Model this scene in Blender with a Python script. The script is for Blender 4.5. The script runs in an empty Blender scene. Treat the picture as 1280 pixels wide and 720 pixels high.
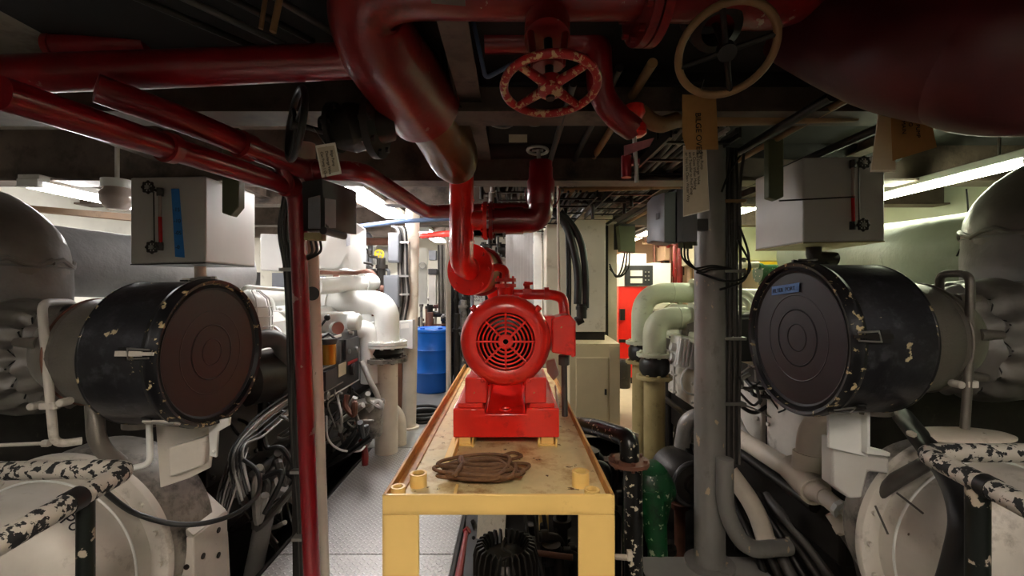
import bpy, bmesh, math, random
from mathutils import Vector, Matrix, noise
V = Vector
PI = math.pi
F = 560.0
CAMZ = 1.5
C = bpy.context.scene.collection
rnd = random.Random(7)

def P(px, py, Y):
    """world point seen at a pixel of the photograph, at depth Y in front of the camera"""
    return V(((px-640)/F*Y, Y, CAMZ-(py-360)/F*Y))
def PP(*t):
    return [P(*q) for q in t]
def basis(ax):
    a = V(ax).normalized()
    h = V((0, 0, 1)) if abs(a.z) < .9 else V((1, 0, 0))
    u = h.cross(a).normalized()
    return u, a.cross(u).normalized(), a

# ---------------------------------------------------------------- materials
def lin(c):
    if isinstance(c, str):
        c = [int(c[i:i+2], 16)/255 for i in (0, 2, 4)]
        c = [x/12.92 if x <= .04045 else ((x+.055)/1.055)**2.4 for x in c]
    return (c[0], c[1], c[2], 1)
MATS = {}
def mat(name, col, rough=.5, metal=0.0, var=.2, vs=5, chip=None, ca=.5, cs=14, dirt=None, da=.5, ds=4, bump=0.0, bs=40, coat=0.0, stretch=None):
    m = bpy.data.materials.new(name); m.use_nodes = True
    nt = m.node_tree; N = nt.nodes; L = nt.links
    b = N['Principled BSDF']
    tc = N.new('ShaderNodeTexCoord'); src = tc.outputs['Object']
    if stretch:
        mp = N.new('ShaderNodeMapping'); mp.inputs['Scale'].default_value = stretch
        L.new(src, mp.inputs[0]); src = mp.outputs[0]
    def nz(scale, det=4, r=.6):
        n = N.new('ShaderNodeTexNoise'); n.inputs['Scale'].default_value = scale
        n.inputs['Detail'].default_value = det; n.inputs['Roughness'].default_value = r
        L.new(src, n.inputs['Vector']); return n.outputs['Fac']
    def ramp(f, a, c):
        r = N.new('ShaderNodeMapRange'); r.inputs[1].default_value = a; r.inputs[2].default_value = c
        L.new(f, r.inputs[0]); return r.outputs[0]
    def mix(f, a, c):
        x = N.new('ShaderNodeMix'); x.data_type = 'RGBA'
        L.new(f, x.inputs[0])
        for i, q in ((6, a), (7, c)):
            if isinstance(q, tuple): x.inputs[i].default_value = q
            else: L.new(q, x.inputs[i])
        return x.outputs[2]
    c0 = lin(col)
    lo = tuple(max(0, x*(1-var)) for x in c0[:3])+(1,)
    hi = tuple(min(1, x*(1+var)) for x in c0[:3])+(1,)
    out = mix(ramp(nz(vs), .3, .7), lo, hi)
    rg = None
    if dirt:
        out = mix(ramp(nz(ds, 8, .7), da, da+.18), out, lin(dirt))
    if chip:
        f = ramp(nz(cs, 6, .55), ca, ca+.015)
        out = mix(f, out, lin(chip))
        rr = N.new('ShaderNodeMapRange'); L.new(f, rr.inputs[0]); rr.inputs[3].default_value = rough; rr.inputs[4].default_value = .75
        L.new(rr.outputs[0], b.inputs['Roughness'])
        if metal:
            mm = N.new('ShaderNodeMapRange'); L.new(f, mm.inputs[0]); mm.inputs[3].default_value = metal; mm.inputs[4].default_value = 0
            L.new(mm.outputs[0], b.inputs['Metallic'])
    else:
        b.inputs['Roughness'].default_value = rough
        b.inputs['Metallic'].default_value = metal
    L.new(out, b.inputs['Base Color'])
    if coat: b.inputs['Coat Weight'].default_value = coat; b.inputs['Coat Roughness'].default_value = .12
    if bump:
        bp = N.new('ShaderNodeBump'); bp.inputs['Strength'].default_value = 1; bp.inputs['Distance'].default_value = bump
        L.new(nz(bs, 3), bp.inputs['Height']); L.new(bp.outputs[0], b.inputs['Normal'])
    MATS[name] = m
    return m
def emis(name, col, s):
    m = bpy.data.materials.new(name); m.use_nodes = True
    b = m.node_tree.nodes['Principled BSDF']
    b.inputs['Base Color'].default_value = (.8, .8, .8, 1)
    b.inputs['Emission Color'].default_value = lin(col); b.inputs['Emission Strength'].default_value = s
    MATS[name] = m
    return m
def diamond_plate(name):
    m = mat(name, 'B4B0AE', .42, .55, .12, 3, dirt='6A6058', da=.6, ds=2.2)
    nt = m.node_tree; N = nt.nodes; L = nt.links; b = N['Principled BSDF']
    tc = N.new('ShaderNodeTexCoord'); sp = N.new('ShaderNodeSeparateXYZ')
    mp = N.new('ShaderNodeMapping'); mp.inputs['Rotation'].default_value = (0, 0, PI/4); mp.inputs['Scale'].default_value = (34, 34, 34)
    L.new(tc.outputs['Object'], mp.inputs[0]); L.new(mp.outputs[0], sp.inputs[0])
    def M(op, a, c=None):
        n = N.new('ShaderNodeMath'); n.operation = op
        for i, q in enumerate((a, c)):
            if q is None: continue
            if isinstance(q, (int, float)): n.inputs[i].default_value = q
            else: L.new(q, n.inputs[i])
        return n.outputs[0]
    x, y = sp.outputs[0], sp.outputs[1]
    par = M('MODULO', M('ADD', M('ADD', M('FLOOR', x), M('FLOOR', y)), 1000), 2)
    fx = M('SUBTRACT', M('FRACT', M('ADD', x, 500)), .5); fy = M('SUBTRACT', M('FRACT', M('ADD', y, 500)), .5)
    def ell(p, q): return M('ADD', M('POWER', M('ABSOLUTE', M('DIVIDE', p, .5)), 2), M('POWER', M('ABSOLUTE', M('DIVIDE', q, .17)), 2))
    e = M('ADD', M('MULTIPLY', ell(fx, fy), par), M('MULTIPLY', ell(fy, fx), M('SUBTRACT', 1, par)))
    h = N.new('ShaderNodeMapRange'); L.new(e, h.inputs[0]); h.inputs[1].default_value = 1.1; h.inputs[2].default_value = .3
    bp = N.new('ShaderNodeBump'); bp.inputs['Strength'].default_value = 1; bp.inputs['Distance'].default_value = .004
    L.new(h.outputs[0], bp.inputs['Height']); L.new(bp.outputs[0], b.inputs['Normal'])
    old = b.inputs['Base Color'].links[0].from_socket
    mx = N.new('ShaderNodeMix'); mx.data_type = 'RGBA'
    k = M('MULTIPLY', h.outputs[0], .6)
    L.new(k, mx.inputs[0]); L.new(old, mx.inputs[6]); mx.inputs[7].default_value = (.78, .76, .75, 1)
    L.new(mx.outputs[2], b.inputs['Base Color'])
    return m

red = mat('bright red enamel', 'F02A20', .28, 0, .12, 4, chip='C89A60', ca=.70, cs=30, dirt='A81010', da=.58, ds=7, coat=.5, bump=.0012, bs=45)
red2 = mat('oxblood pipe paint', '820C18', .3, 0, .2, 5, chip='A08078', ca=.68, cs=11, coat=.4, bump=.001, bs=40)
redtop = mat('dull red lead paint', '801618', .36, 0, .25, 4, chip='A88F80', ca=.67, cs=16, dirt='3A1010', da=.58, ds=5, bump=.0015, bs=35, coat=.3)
maroon_shaded = mat('maroon paint darkened as shade', '4E1014', .5, 0, .3, 3, chip='8A7670', ca=.72, cs=9, bump=.001, bs=20)  # same maroon pipe paint, with the dim overhead shade put into its colour
redwheel = mat('red paint flaking to primer', 'A01418', .35, 0, .2, 8, chip='C9A27A', ca=.55, cs=55)
cream = mat('yellow cream paint', 'F4CC7A', .45, 0, .08, 3, dirt='B07830', da=.66, ds=7)
pan = mat('rust stained tray', 'E0CC98', .5, 0, .15, 5, dirt='A06820', da=.50, ds=5, chip='5E4020', ca=.66, cs=26)
rustcream = mat('rusty cream rail', 'C08A44', .55, 0, .25, 6, dirt='7A4410', da=.5, ds=5, stretch=(1, .4, 1))
white = mat('white machinery enamel', 'E2E2DE', .4, 0, .07, 4, dirt='8A847A', da=.63, ds=5)
white2 = mat('white painted steel worn', 'CBC4BA', .42, 0, .12, 4, dirt='75695A', da=.56, ds=6, chip='5A4A3A', ca=.735, cs=24, bump=.001, bs=30)
offw = mat('beige pillar paint', 'D2C6B6', .5, 0, .12, 4, dirt='8A7256', da=.6, ds=6, chip='5A4A38', ca=.72, cs=22)
grime = mat('grimy light grey casting', '8A847C', .5, .1, .25, 6, dirt='1C1814', da=.47, ds=7)
tank = mat('satin grey white tank paint', 'C9C6C2', .35, .1, .08, 2, dirt='8F8A82', da=.66, ds=6)
blackchip = mat('black enamel chipped', '36363B', .40, .6, .3, 5, chip='D9C9A0', ca=.66, cs=12, dirt='54545A', da=.52, ds=16, coat=.3, bump=.0012, bs=50)
rimchip = mat('black edge flaking to primer', '16161A', .35, .2, .3, 5, chip='C8B48A', ca=.605, cs=40)
lidblack = mat('matt black pressed lid', '252427', .42, .15, .15, 3, chip='B9AFA6', ca=.77, cs=13)
pipewhite = mat('white paint flaking off black rail', 'BDB6AB', .35, .2, .2, 5, chip='17181A', ca=.525, cs=48, bump=.002, bs=40)
postblack = mat('black rail paint flaking', '141816', .35, .2, .2, 5, chip='A09484', ca=.60, cs=34)
blackspot = mat('black paint speckled with chips', '0D0D0E', .3, .1, .3, 5, chip='D8CDB8', ca=.60, cs=42)
rubber = mat('black rubber', '161515', .45, 0, .3, 6)
rubberg = mat('dark grey cable sheath', '4A4642', .5, 0, .3, 9)
cableg = mat('light grey cable sheath', '9A9690', .5, 0, .2, 9)
grey = mat('grey enclosure paint', '74767C', .42, .2, .08, 3, dirt='4A4A4C', da=.68, ds=5)
greyd = mat('dark charcoal enclosure', '3C3A3C', .4, .2, .12, 3)
greyp = mat('grey pillar paint worn', '8C8986', .4, .25, .2, 4, chip='C7B194', ca=.66, cs=18, dirt='5A564E', da=.58, ds=6, stretch=(1, 1, .5))
olive = mat('olive junction box paint', '5C6048', .5, .1, .12, 4)
blanket = mat('silvery grey insulation cloth', '85817D', .38, .3, .15, 5, bump=.010, bs=8)
lag = mat('grey lagging paint', '8E8C8C', .55, 0, .12, 3, dirt='6C6864', da=.6, ds=4, bump=.006, bs=14)
lag_greenlit = mat('grey lagging with green light in colour', 'A4AE98', .5, 0, .12, 3, dirt='5C6254', da=.62, ds=5, bump=.006, bs=10)  # grey lagging with the green lamplight put into its colour
ghost = mat('cast alloy grey beige', '7C766F', .40, .55, .12, 6, bump=.001, bs=120)
brown = mat('brown rubber bellows', '704424', .3, 0, .4, 3, dirt='9A6A36', da=.56, ds=5, coat=.4)
tan = mat('tan painted pipe', '94714C', .5, 0, .2, 6, dirt='4E3820', da=.6, ds=8)
rusty = mat('rusty brown pipe', '6A4334', .6, .1, .3, 9)
pgreen = mat('pale green machinery paint', 'BCC0A6', .4, 0, .12, 4, dirt='6E7258', da=.6, ds=7)
khaki = mat('khaki stained pipe paint', '9C8C60', .45, 0, .2, 3, dirt='5E4C28', da=.58, ds=5)
greenen = mat('dark green enamel', '0E4A26', .4, 0, .25, 5, chip='A8A890', ca=.62, cs=30, dirt='10180F', da=.5, ds=7)
blue = mat('blue plastic', '1A6CD0', .38, 0, .12, 2, dirt='3C86D8', da=.68, ds=9)
tape = mat('blue masking tape', '2F7FD0', .7, 0, .08, 9)
tape2 = mat('faded blue masking tape', '6088C4', .7, 0, .12, 30)
inkm = mat('black ink', '15131A', .7, 0, 0)
glassred = mat('red gauge fluid', 'B01010', .15, 0, .05)
glassclr = mat('clear gauge glass', 'B8A8A0', .1, .2, .05)
brass = mat('brass', 'A87B34', .3, .8, .15, 9)
steel = mat('zinc steel', 'A8A6A2', .35, .8, .15, 9)
steeld = mat('dark oily steel', '2B2724', .45, .4, .4, 8, dirt='5A5048', da=.6, ds=12)
tagk = mat('kraft paper tag', 'A97B45', .8, 0, .12, 12)
tagw = mat('aged paper card', 'C2B39C', .7, 0, .1, 8, dirt='8E7C60', da=.62, ds=20)
tagb = mat('white card border', 'E8E2D6', .6, 0, .04)
tagp = mat('pink streaked tag', 'B06A6E', .6, 0, .3, 20)
wood = mat('worn white painted timber', 'D0C4B0', .7, 0, .15, 8, dirt='7C6A50', da=.55, ds=8, stretch=(6, 6, .6))
ropem = mat('brown braided cord', '6E4B30', .8, 0, .3, 60, bump=.001, bs=300)
dplate = diamond_plate('diamond tread plate')
deckp = mat('grey painted deck', '9A9894', .45, .1, .12, 2, dirt='6A645C', da=.6, ds=3)
tandeck = mat('beige deck sheet', 'C8BCA4', .6, 0, .1, 3, dirt='8A7C66', da=.62, ds=3)
hull = mat('oily dark bilge paint', '1C1814', .4, .1, .5, 3, dirt='3A2E22', da=.55, ds=3)
ceilw = mat('aged white deckhead paint', 'A9A296', .6, 0, .2, 2, dirt='5A5046', da=.55, ds=2.5)
ceil_shade = mat('black overhead shade colour', '14100F', .8, 0, .5, 4)  # black colour standing in for shade in the unlit overhead
wallw = mat('cream bulkhead paint', 'CBC8BC', .5, 0, .12, 2, dirt='8E8878', da=.6, ds=3)
wallg = mat('pale green bulkhead paint', 'C9CDB2', .5, 0, .08, 2)
wallp = mat('peach bulkhead paint', 'D9BFA0', .55, 0, .1, 2, dirt='B08A68', da=.62, ds=4)
beamm = mat('grubby beam paint', '5E5046', .6, 0, .3, 5, dirt='2C221C', da=.5, ds=4)
bluep = mat('blue grey conduit paint', '5A6C8C', .45, .1, .15, 5)
yell = mat('bright yellow paint', 'E8C220', .45, 0, .08, 4)
amber = mat('amber fuel bowl', 'B8822A', .25, .4, .2, 8)
panelm = mat('black instrument fascia', '232428', .35, .1, .15, 8)
lbl = mat('white label stock', 'DAD8D0', .5, 0, .03)
cabm = mat('stained cream cabinet', 'C4B490', .5, 0, .1, 2, dirt='8A7A58', da=.6, ds=2.5)
cabm2 = mat('greyish white cabinet', 'C8BEAC', .45, 0, .08, 2, dirt='8E7C62', da=.58, ds=5)
lampm = emis('fluorescent diffuser', 'FFFCFA', 29)
lampn = emis('fluorescent diffuser near', 'FFF6F0', 11)
lampc = emis('fluorescent diffuser centre', 'FFF2E2', 36)
lampg = emis('fluorescent tube greenish', 'F8FFDC', 26)
lampw = emis('fluorescent diffuser warm', 'FFE9CC', 22)

# ---------------------------------------------------------------- mesh builder
class MB:
    def __init__(s): s.bm = bmesh.new()
    def add(s, vs, fs):
        bv = [s.bm.verts.new(v) for v in vs]
        for f in fs:
            try: s.bm.faces.new([bv[i] for i in f])
            except ValueError: pass
        return s
    def box(s, c, d, rot=None):
        c = V(c); h = V(d)/2; R = rot or Matrix.Identity(3)
        vs = [c+R@V((x*h.x, y*h.y, z*h.z)) for x in (-1, 1) for y in (-1, 1) for z in (-1, 1)]
        return s.add(vs, [(0, 1, 3, 2), (4, 6, 7, 5), (0, 4, 5, 1), (2, 3, 7, 6), (0, 2, 6, 4), (1, 5, 7, 3)])
    def bb(s, x0, x1, y0, y1, z0, z1):
        return s.box(((x0+x1)/2, (y0+y1)/2, (z0+z1)/2), (abs(x1-x0), abs(y1-y0), abs(z1-z0)))
    def tube(s, pts, r, n=14, cap=True):
        pts = [V(p) for p in pts]; m = len(pts)
        rs = r if isinstance(r, (list, tuple)) else [r]*m
        T = []
        for i in range(m):
            a = pts[max(0, i-1)]; b = pts[min(m-1, i+1)]
            t = b-a; T.append(t.normalized() if t.length > 1e-9 else V((0, 0, 1)))
        u, w, _ = basis(T[0]); rings = []; vs = []
        for i in range(m):
            if i:
                u = u-T[i]*u.dot(T[i]); u.normalize()
            w = T[i].cross(u)
            rings.append(len(vs))
            for k in range(n):
                a = 2*PI*k/n
                vs.append(pts[i]+(u*math.cos(a)+w*math.sin(a))*rs[i])
        fs = []
        for i in range(m-1):
            a, b = rings[i], rings[i+1]
            for k in range(n):
                fs.append((a+k, a+(k+1) % n, b+(k+1) % n, b+k))
        if cap:
            fs.append(tuple(reversed(range(rings[0], rings[0]+n)))); fs.append(tuple(range(rings[-1], rings[-1]+n)))
        return s.add(vs, fs)
    def cyl(s, p0, p1, r0, r1=None, n=24, cap=True):
        return s.tube([p0, p1], [r0, r0 if r1 is None else r1], n, cap)
    def lathe(s, prof, o, ax, n=48, fn=None):
        u, w, a = basis(ax); o = V(o); vs = []; fs = []; rings = []
        for (r, h) in prof:
            if r <= 1e-6: rings.append((len(vs), 1)); vs.append(o+a*h)
            else:
                rings.append((len(vs), n))
                for k in range(n):
                    t = 2*PI*k/n; q = r*(fn(t, h) if fn else 1)
                    vs.append(o+a*h+(u*math.cos(t)+w*math.sin(t))*q)
        for (i, ni), (j, nj) in zip(rings, rings[1:]):
            if ni == 1 and nj == 1: continue
            for k in range(n):
                k2 = (k+1) % n
                if ni == 1: fs.append((i, j+k2, j+k))
                elif nj == 1: fs.append((i+k, i+k2, j))
                else: fs.append((i+k, i+k2, j+k2, j+k))
        return s.add(vs, fs)
    def torus(s, c, ax, R, r, n=48, m=10, a0=0, a1=2*PI):
        u, w, a = basis(ax); c = V(c); full = abs(a1-a0-2*PI) < 1e-6; vs = []; fs = []
        nn = n if full else n+1
        for i in range(nn):
            t = a0+(a1-a0)*i/n; d = u*math.cos(t)+w*math.sin(t)
            for k in range(m):
                q = 2*PI*k/m
                vs.append(c+d*(R+r*math.cos(q))+a*(r*math.sin(q)))
        for i in range(n):
            j = (i+1) % nn
            for k in range(m):
                fs.append((i*m+k, i*m+(k+1) % m, j*m+(k+1) % m, j*m+k))
        return s.add(vs, fs)
    def sph(s, c, r, sc=(1, 1, 1), n=20, m=12):
        c = V(c); vs = [c+V((0, 0, r*sc[2]))]; fs = []
        for i in range(1, m):
            p = PI*i/m
            for k in range(n):
                t = 2*PI*k/n
                vs.append(c+V((r*sc[0]*math.sin(p)*math.cos(t), r*sc[1]*math.sin(p)*math.sin(t), r*sc[2]*math.cos(p))))
        vs.append(c-V((0, 0, r*sc[2])))
        for k in range(n): fs.append((0, 1+k, 1+(k+1) % n))
        for i in range(m-2):
            a = 1+i*n; b = a+n
            for k in range(n): fs.append((a+k, b+k, b+(k+1) % n, a+(k+1) % n))
        a = 1+(m-2)*n
        for k in range(n): fs.append((a+k, len(vs)-1, a+(k+1) % n))
        return s.add(vs, fs)
    def prism(s, poly, vec):
        poly = [V(p) for p in poly]; vec = V(vec); n = len(poly)
        return s.add(poly+[p+vec for p in poly], [tuple(range(n)), tuple(reversed(range(n, 2*n)))]+[(i, i+n, (i+1) % n+n, (i+1) % n) for i in range(n)])
    def bolts(s, c, ax, R, n, r=.009, h=.012, off=0):
        u, w, a = basis(ax); c = V(c)
        for k in range(n):
            t = off+2*PI*k/n; p = c+(u*math.cos(t)+w*math.sin(t))*R
            s.cyl(p, p+a*h, r, n=6)
        return s

def fillet(pts, rad=.08, k=6):
    pts = [V(p) for p in pts]; out = [pts[0]]
    for i in range(1, len(pts)-1):
        a, b, c = pts[i-1], pts[i], pts[i+1]
        d = min(rad, (a-b).length*.49, (c-b).length*.49)
        p = b+(a-b).normalized()*d; q = b+(c-b).normalized()*d
        for j in range(k+1):
            t = j/k; out.append(p*(1-t)**2+b*2*t*(1-t)+q*t*t)
    out.append(pts[-1]); return out
def spline(pts, k=8):
    pts = [V(p) for p in pts]; out = []
    for i in range(len(pts)-1):
        a = pts[max(0, i-1)]; b = pts[i]; c = pts[i+1]; d = pts[min(len(pts)-1, i+2)]
        for j in range(k):
            t = j/k
            out.append(.5*((2*b)+(c-a)*t+(2*a-5*b+4*c-d)*t*t+(3*b-a-3*c+d)*t**3))
    out.append(pts[-1]); return out

def rl(rs, k):
    out = []
    for a, b in zip(rs, rs[1:]):
        out += [a+(b-a)*(j/k) for j in range(k)]
    return out+[rs[-1]]

WL = {}
def tag(o, label=None, cat=None, group=None, kind=None):
    if label: o['label'] = label
    if cat: o['category'] = cat
    if group: o['group'] = group
    if kind: o['kind'] = kind
    return o
def O(name, mb, m, parent=None, label=None, cat=None, group=None, kind=None, bev=0, ang=40):
    bm = mb.bm
    bmesh.ops.recalc_face_normals(bm, faces=bm.faces)
    lo = V([min(v.co[i] for v in bm.verts) for i in range(3)]); hi = V([max(v.co[i] for v in bm.verts) for i in range(3)])
    o0 = V(((lo.x+hi.x)/2, (lo.y+hi.y)/2, lo.z))
    for v in bm.verts: v.co -= o0
    me = bpy.data.meshes.new(name); bm.to_mesh(me); bm.free()
    me.materials.append(m)
    for p in me.polygons: p.use_smooth = True
    me.set_sharp_from_angle(angle=math.radians(ang))
    o = bpy.data.objects.new(name, me); C.objects.link(o); o.location = o0
    WL[o.name] = o0.copy()
    if parent:
        o.parent = parent; o.matrix_parent_inverse = Matrix.Translation(-WL[parent.name])
    if bev:
        b = o.modifiers.new('bevel', 'BEVEL'); b.width = bev; b.segments = 2; b.limit_method = 'ANGLE'; b.angle_limit = math.radians(50)
    return tag(o, label, cat, group, kind)
def E(name, loc, label, cat, group=None):
    o = bpy.data.objects.new(name, None); C.objects.link(o); o.location = V(loc); o.empty_display_size = .05
    WL[o.name] = V(loc); return tag(o, label, cat, group)
def clone(o, delta, label=None, rz=0, parent=None, group=None):
    c = o.copy(); C.objects.link(c)
    if parent is None:
        c.location = o.location+V(delta); c.rotation_euler.z = rz
        if label: c['label'] = label
        if group: c['group'] = group
    else: c.parent = parent
    for ch in [x for x in ALLCH(o)]: clone(ch, (0, 0, 0), parent=c)
    return c
def ALLCH(o): return [x for x in bpy.data.objects if x.parent == o]
def text(name, s, size, loc, xd, yd, m, parent, ext=.0006, align='LEFT', sp=1.0):
    cu = bpy.data.curves.new(name, 'FONT'); cu.body = s; cu.size = size; cu.extrude = ext; cu.align_x = align; cu.space_line = sp
    t = bpy.data.objects.new(name, cu); C.objects.link(t)
    bpy.context.view_layer.update()
    me = bpy.data.meshes.new_from_object(t.evaluated_get(bpy.context.evaluated_depsgraph_get()))
    bpy.data.objects.remove(t)
    me.materials.clear(); me.materials.append(m)
    x = V(xd).normalized(); y = V(yd); y = (y-x*y.dot(x)).normalized(); z = x.cross(y)
    M = Matrix((x, y, z)).transposed()
    for v in me.vertices: v.co = M@v.co
    o = bpy.data.objects.new(name, me); C.objects.link(o); o.location = V(loc); WL[o.name] = V(loc)
    o.parent = parent; o.matrix_parent_inverse = Matrix.Translation(-WL[parent.name])
    return o
def single(name, label, cat, m, mb, group=None, bev=0, kind=None):
    return O(name, mb, m, None, label, cat, group, kind, bev)
def pipe(name, label, cat, m, pts, r, rad=.1, group=None, n=18, sm=False):
    return O(name, MB().tube(spline(pts) if sm else fillet(pts, rad, 8), r, n), m, None, label, cat, group)
def flange(mb, c, ax, R, t=.02, nb=8, br=.009):
    a = V(ax).normalized(); c = V(c)
    mb.cyl(c-a*t/2, c+a*t/2, R, n=40)
    mb.bolts(c+a*t/2, a, R*.82, nb, br, .012); mb.bolts(c-a*t/2, -a, R*.82, nb, br, .012)
def handwheel(name, label, c, ax, R, r, nsp, m, hubm=None, spm=None, stem=0, stemm=None, wheelkind='handwheel', group=None, dish=0):
    a = V(ax).normalized(); c = V(c); u, w, _ = basis(a)
    t = E(name, c, label, wheelkind, group)
    O('rim', MB().torus(c, a, R, r, 40, 10), m, t)
    for k in range(nsp):
        q = 2*PI*k/nsp+.3; d = u*math.cos(q)+w*math.sin(q)
        O('spoke', MB().tube([c+a*dish, c+a*dish*.6+d*R*.5, c+d*R], [r*.9, r*.7, r*.8], 8), spm or m, t)
    O('hub', MB().cyl(c+a*(dish-r*1.3), c+a*(dish+r*1.3), R*.2, n=16), hubm or m, t)
    if stem: O('stem', MB().cyl(c, c-a*stem, r*.8, n=10), stemm or steel, t)
    return t
EXPO = 1.0
# ================================================================ ROOM
def S(name, mb, m, bev=0): return O(name, mb, m, kind='structure', bev=bev)
S('floor', MB().bb(-4.2, 4.2, -2.6, 9.2, -.72, -.62), hull)
S('floor', MB().bb(-1.31, -.33, -.6, 2.52, -.012, 0), dplate)
S('floor', MB().bb(-1.31, -.33, 2.53, 4.2, -.012, 0), dplate)
S('floor', MB().bb(-.325, -.305, -.6, 4.2, -.14, .005), steeld)
S('floor', MB().bb(-1.335, -1.315, -.6, 4.2, -.14, .003), steeld)
S('floor', MB().bb(.70, 1.35, -.6, 2.50, -.012, 0), deckp)
S('floor', MB().bb(-4.1, .5, 4.21, 9.1, -.04, 0), deckp)
S('floor', MB().bb(.51, 4.1, 4.62, 9.1, -.04, .002), tandeck)
S('wall_left', MB().bb(-4.2, -4.1, -2.6, 9.2, -.7, 2.6), wallw)
S('wall_right', MB().bb(4.1, 4.2, -2.6, 9.2, -.7, 2.6), wallg)
S('wall_front', MB().bb(-4.2, .9, 9.1, 9.2, -.7, 2.6), wallw)
S('wall_front', MB().bb(.9, 4.2, 9.1, 9.2, -.7, 2.6), wallp)
S('wall_back', MB().bb(-4.2, 4.2, -2.7, -2.6, -.7, 2.6), wallw)
S('ceiling', MB().bb(-4.2, 4.2, -2.7, 9.2, 2.56, 2.66), ceilw)
# black panels added under the deckhead to darken the unlit overhead
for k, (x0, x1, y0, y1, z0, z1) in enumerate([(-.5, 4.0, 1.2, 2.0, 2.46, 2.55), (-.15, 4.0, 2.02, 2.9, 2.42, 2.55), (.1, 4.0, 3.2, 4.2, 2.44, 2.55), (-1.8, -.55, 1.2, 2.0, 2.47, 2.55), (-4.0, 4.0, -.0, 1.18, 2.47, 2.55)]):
    S('ceiling', MB().bb(x0, x1, y0, y1, z0, z1), ceil_shade, bev=.01)
for k, (y, z) in enumerate([(2.05, 2.3), (3.0, 2.22), (4.25, 2.3), (5.5, 2.28), (6.9, 2.3)]):
    S('trim_%d' % (k+1), MB().bb(-4.1, 4.1, y, y+.02, z, 2.56).bb(-4.1, 4.1, y-.06, y+.12, z-.015, z), beamm)
for k, x in enumerate((-2.35, -.2, 2.2)):
    S('trim_%d' % (k+6), MB().bb(x, x+.02, .2, 8.8, 2.36, 2.56).bb(x-.04, x+.06, .2, 8.8, 2.35, 2.36), beamm)
S('wall_centre', MB().bb(-.62, .16, 6.9, 6.96, -.02, 2.55), wallw)

# ---- lamps
def lamp(cx, y0, y1, z, w, m, label, ax='Y', fixm=None, skirt=0):
    t = E('fluorescent_light', (cx, (y0+y1)/2, z), label, 'ceiling light', 'fluorescent lights under the deckhead')
    O('housing', MB().bb(cx-w/2-.01, cx+w/2+.01, y0-.03, y1+.03, z+.035, z+.08), fixm or white, t, bev=.005)
    O('diffuser', MB().bb(cx-w/2, cx+w/2, y0, y1, z, z+.035), m, t, bev=.008)
    if skirt:  # unseen skirts added to keep lamp light off the overhead pipes
        for x in (cx-w/2-.06, cx+w/2+.06): O('added_skirt', MB().bb(x-.004, x+.004, y0-.1, y1+.1, z-skirt, z+.06), white, t)
        for y in (y0-.1, y1+.1): O('added_skirt', MB().bb(cx-w/2-.06, cx+w/2+.06, y-.004, y+.004, z-skirt, z+.06), white, t)
    for y in (y0-.02, y1+.02):
        O('end_cap', MB().bb(cx-w/2-.008, cx+w/2+.008, y-.018, y+.018, z-.003, z+.05), fixm or white, t, bev=.004)
    for y in (y0+.15, y1-.15):
        O('hanger', MB().cyl((cx, y, z+.08), (cx, y, 2.57), .008, n=8), steel, t)
    return t
lamp(-1.31, 3.25, 5.0, 2.28, .2, lampm, 'long bright fluorescent light beside the upper red pipe, left of centre')
lamp(-1.31, 6.6, 8.2, 2.33, .18, lampm, 'small distant fluorescent light above the blue drum')
lamp(-3.1, 2.9, 4.2, 2.15, .12, lampm, 'glaring fluorescent light at far left above the grey lagged exhaust')
lamp(2.72, 2.35, 3.7, 2.15, .075, lampg, 'yellowish fluorescent tube at right beside the white header tank')
lamp(2.0, 6.0, 7.6, 2.3, .18, lampw, 'far warm fluorescent light in the bright space beyond the grey junction boxes')
lamp(1.0, 7.2, 8.6, 2.3, .18, lampw, 'warm fluorescent light over the red cabinet')
lamp(-2.6, 5.6, 7.2, 2.3, .2, lampm, 'fluorescent light over the far end of the left engine')
lamp(-.15, 4.6, 5.6, 2.45, .14, lampm, 'fluorescent light above the far end of the pump bench')
lamp(2.5, 4.6, 6.0, 2.33, .18, lampg, 'greenish fluorescent light over the far end of the right engine')
# lamps behind the photographer
lamp(.0, -.95, -.05, 2.42, .30, lampc, 'fluorescent light in the access behind the viewpoint', skirt=.20)
lamp(-1.75, -1.3, -.1, 2.35, .2, lampn, 'fluorescent light over the port generator, out of view', skirt=.25)
lamp(1.75, -1.3, -.1, 2.35, .2, lampn, 'fluorescent light over the starboard generator, out of view', skirt=.25)
cl = E('cage_lamp', (-2.45, 2.78, 2.05), 'round glass caged lamp hanging below the far left fluorescent light', 'lamp')
O('globe', MB().lathe([(0, -.10), (.05, -.095), (.085, -.05), (.09, 0), (.07, .03), (.07, .05)], (-2.45, 2.78, 2.08), (0, 0, 1), 24), glassclr, cl)
O('lamp_cap', MB().cyl((-2.45, 2.78, 2.12), (-2.45, 2.78, 2.17), .08), white, cl)
O('stem', MB().cyl((-2.45, 2.78, 2.17), (-2.45, 2.78, 2.57), .012), white, cl)

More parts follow.
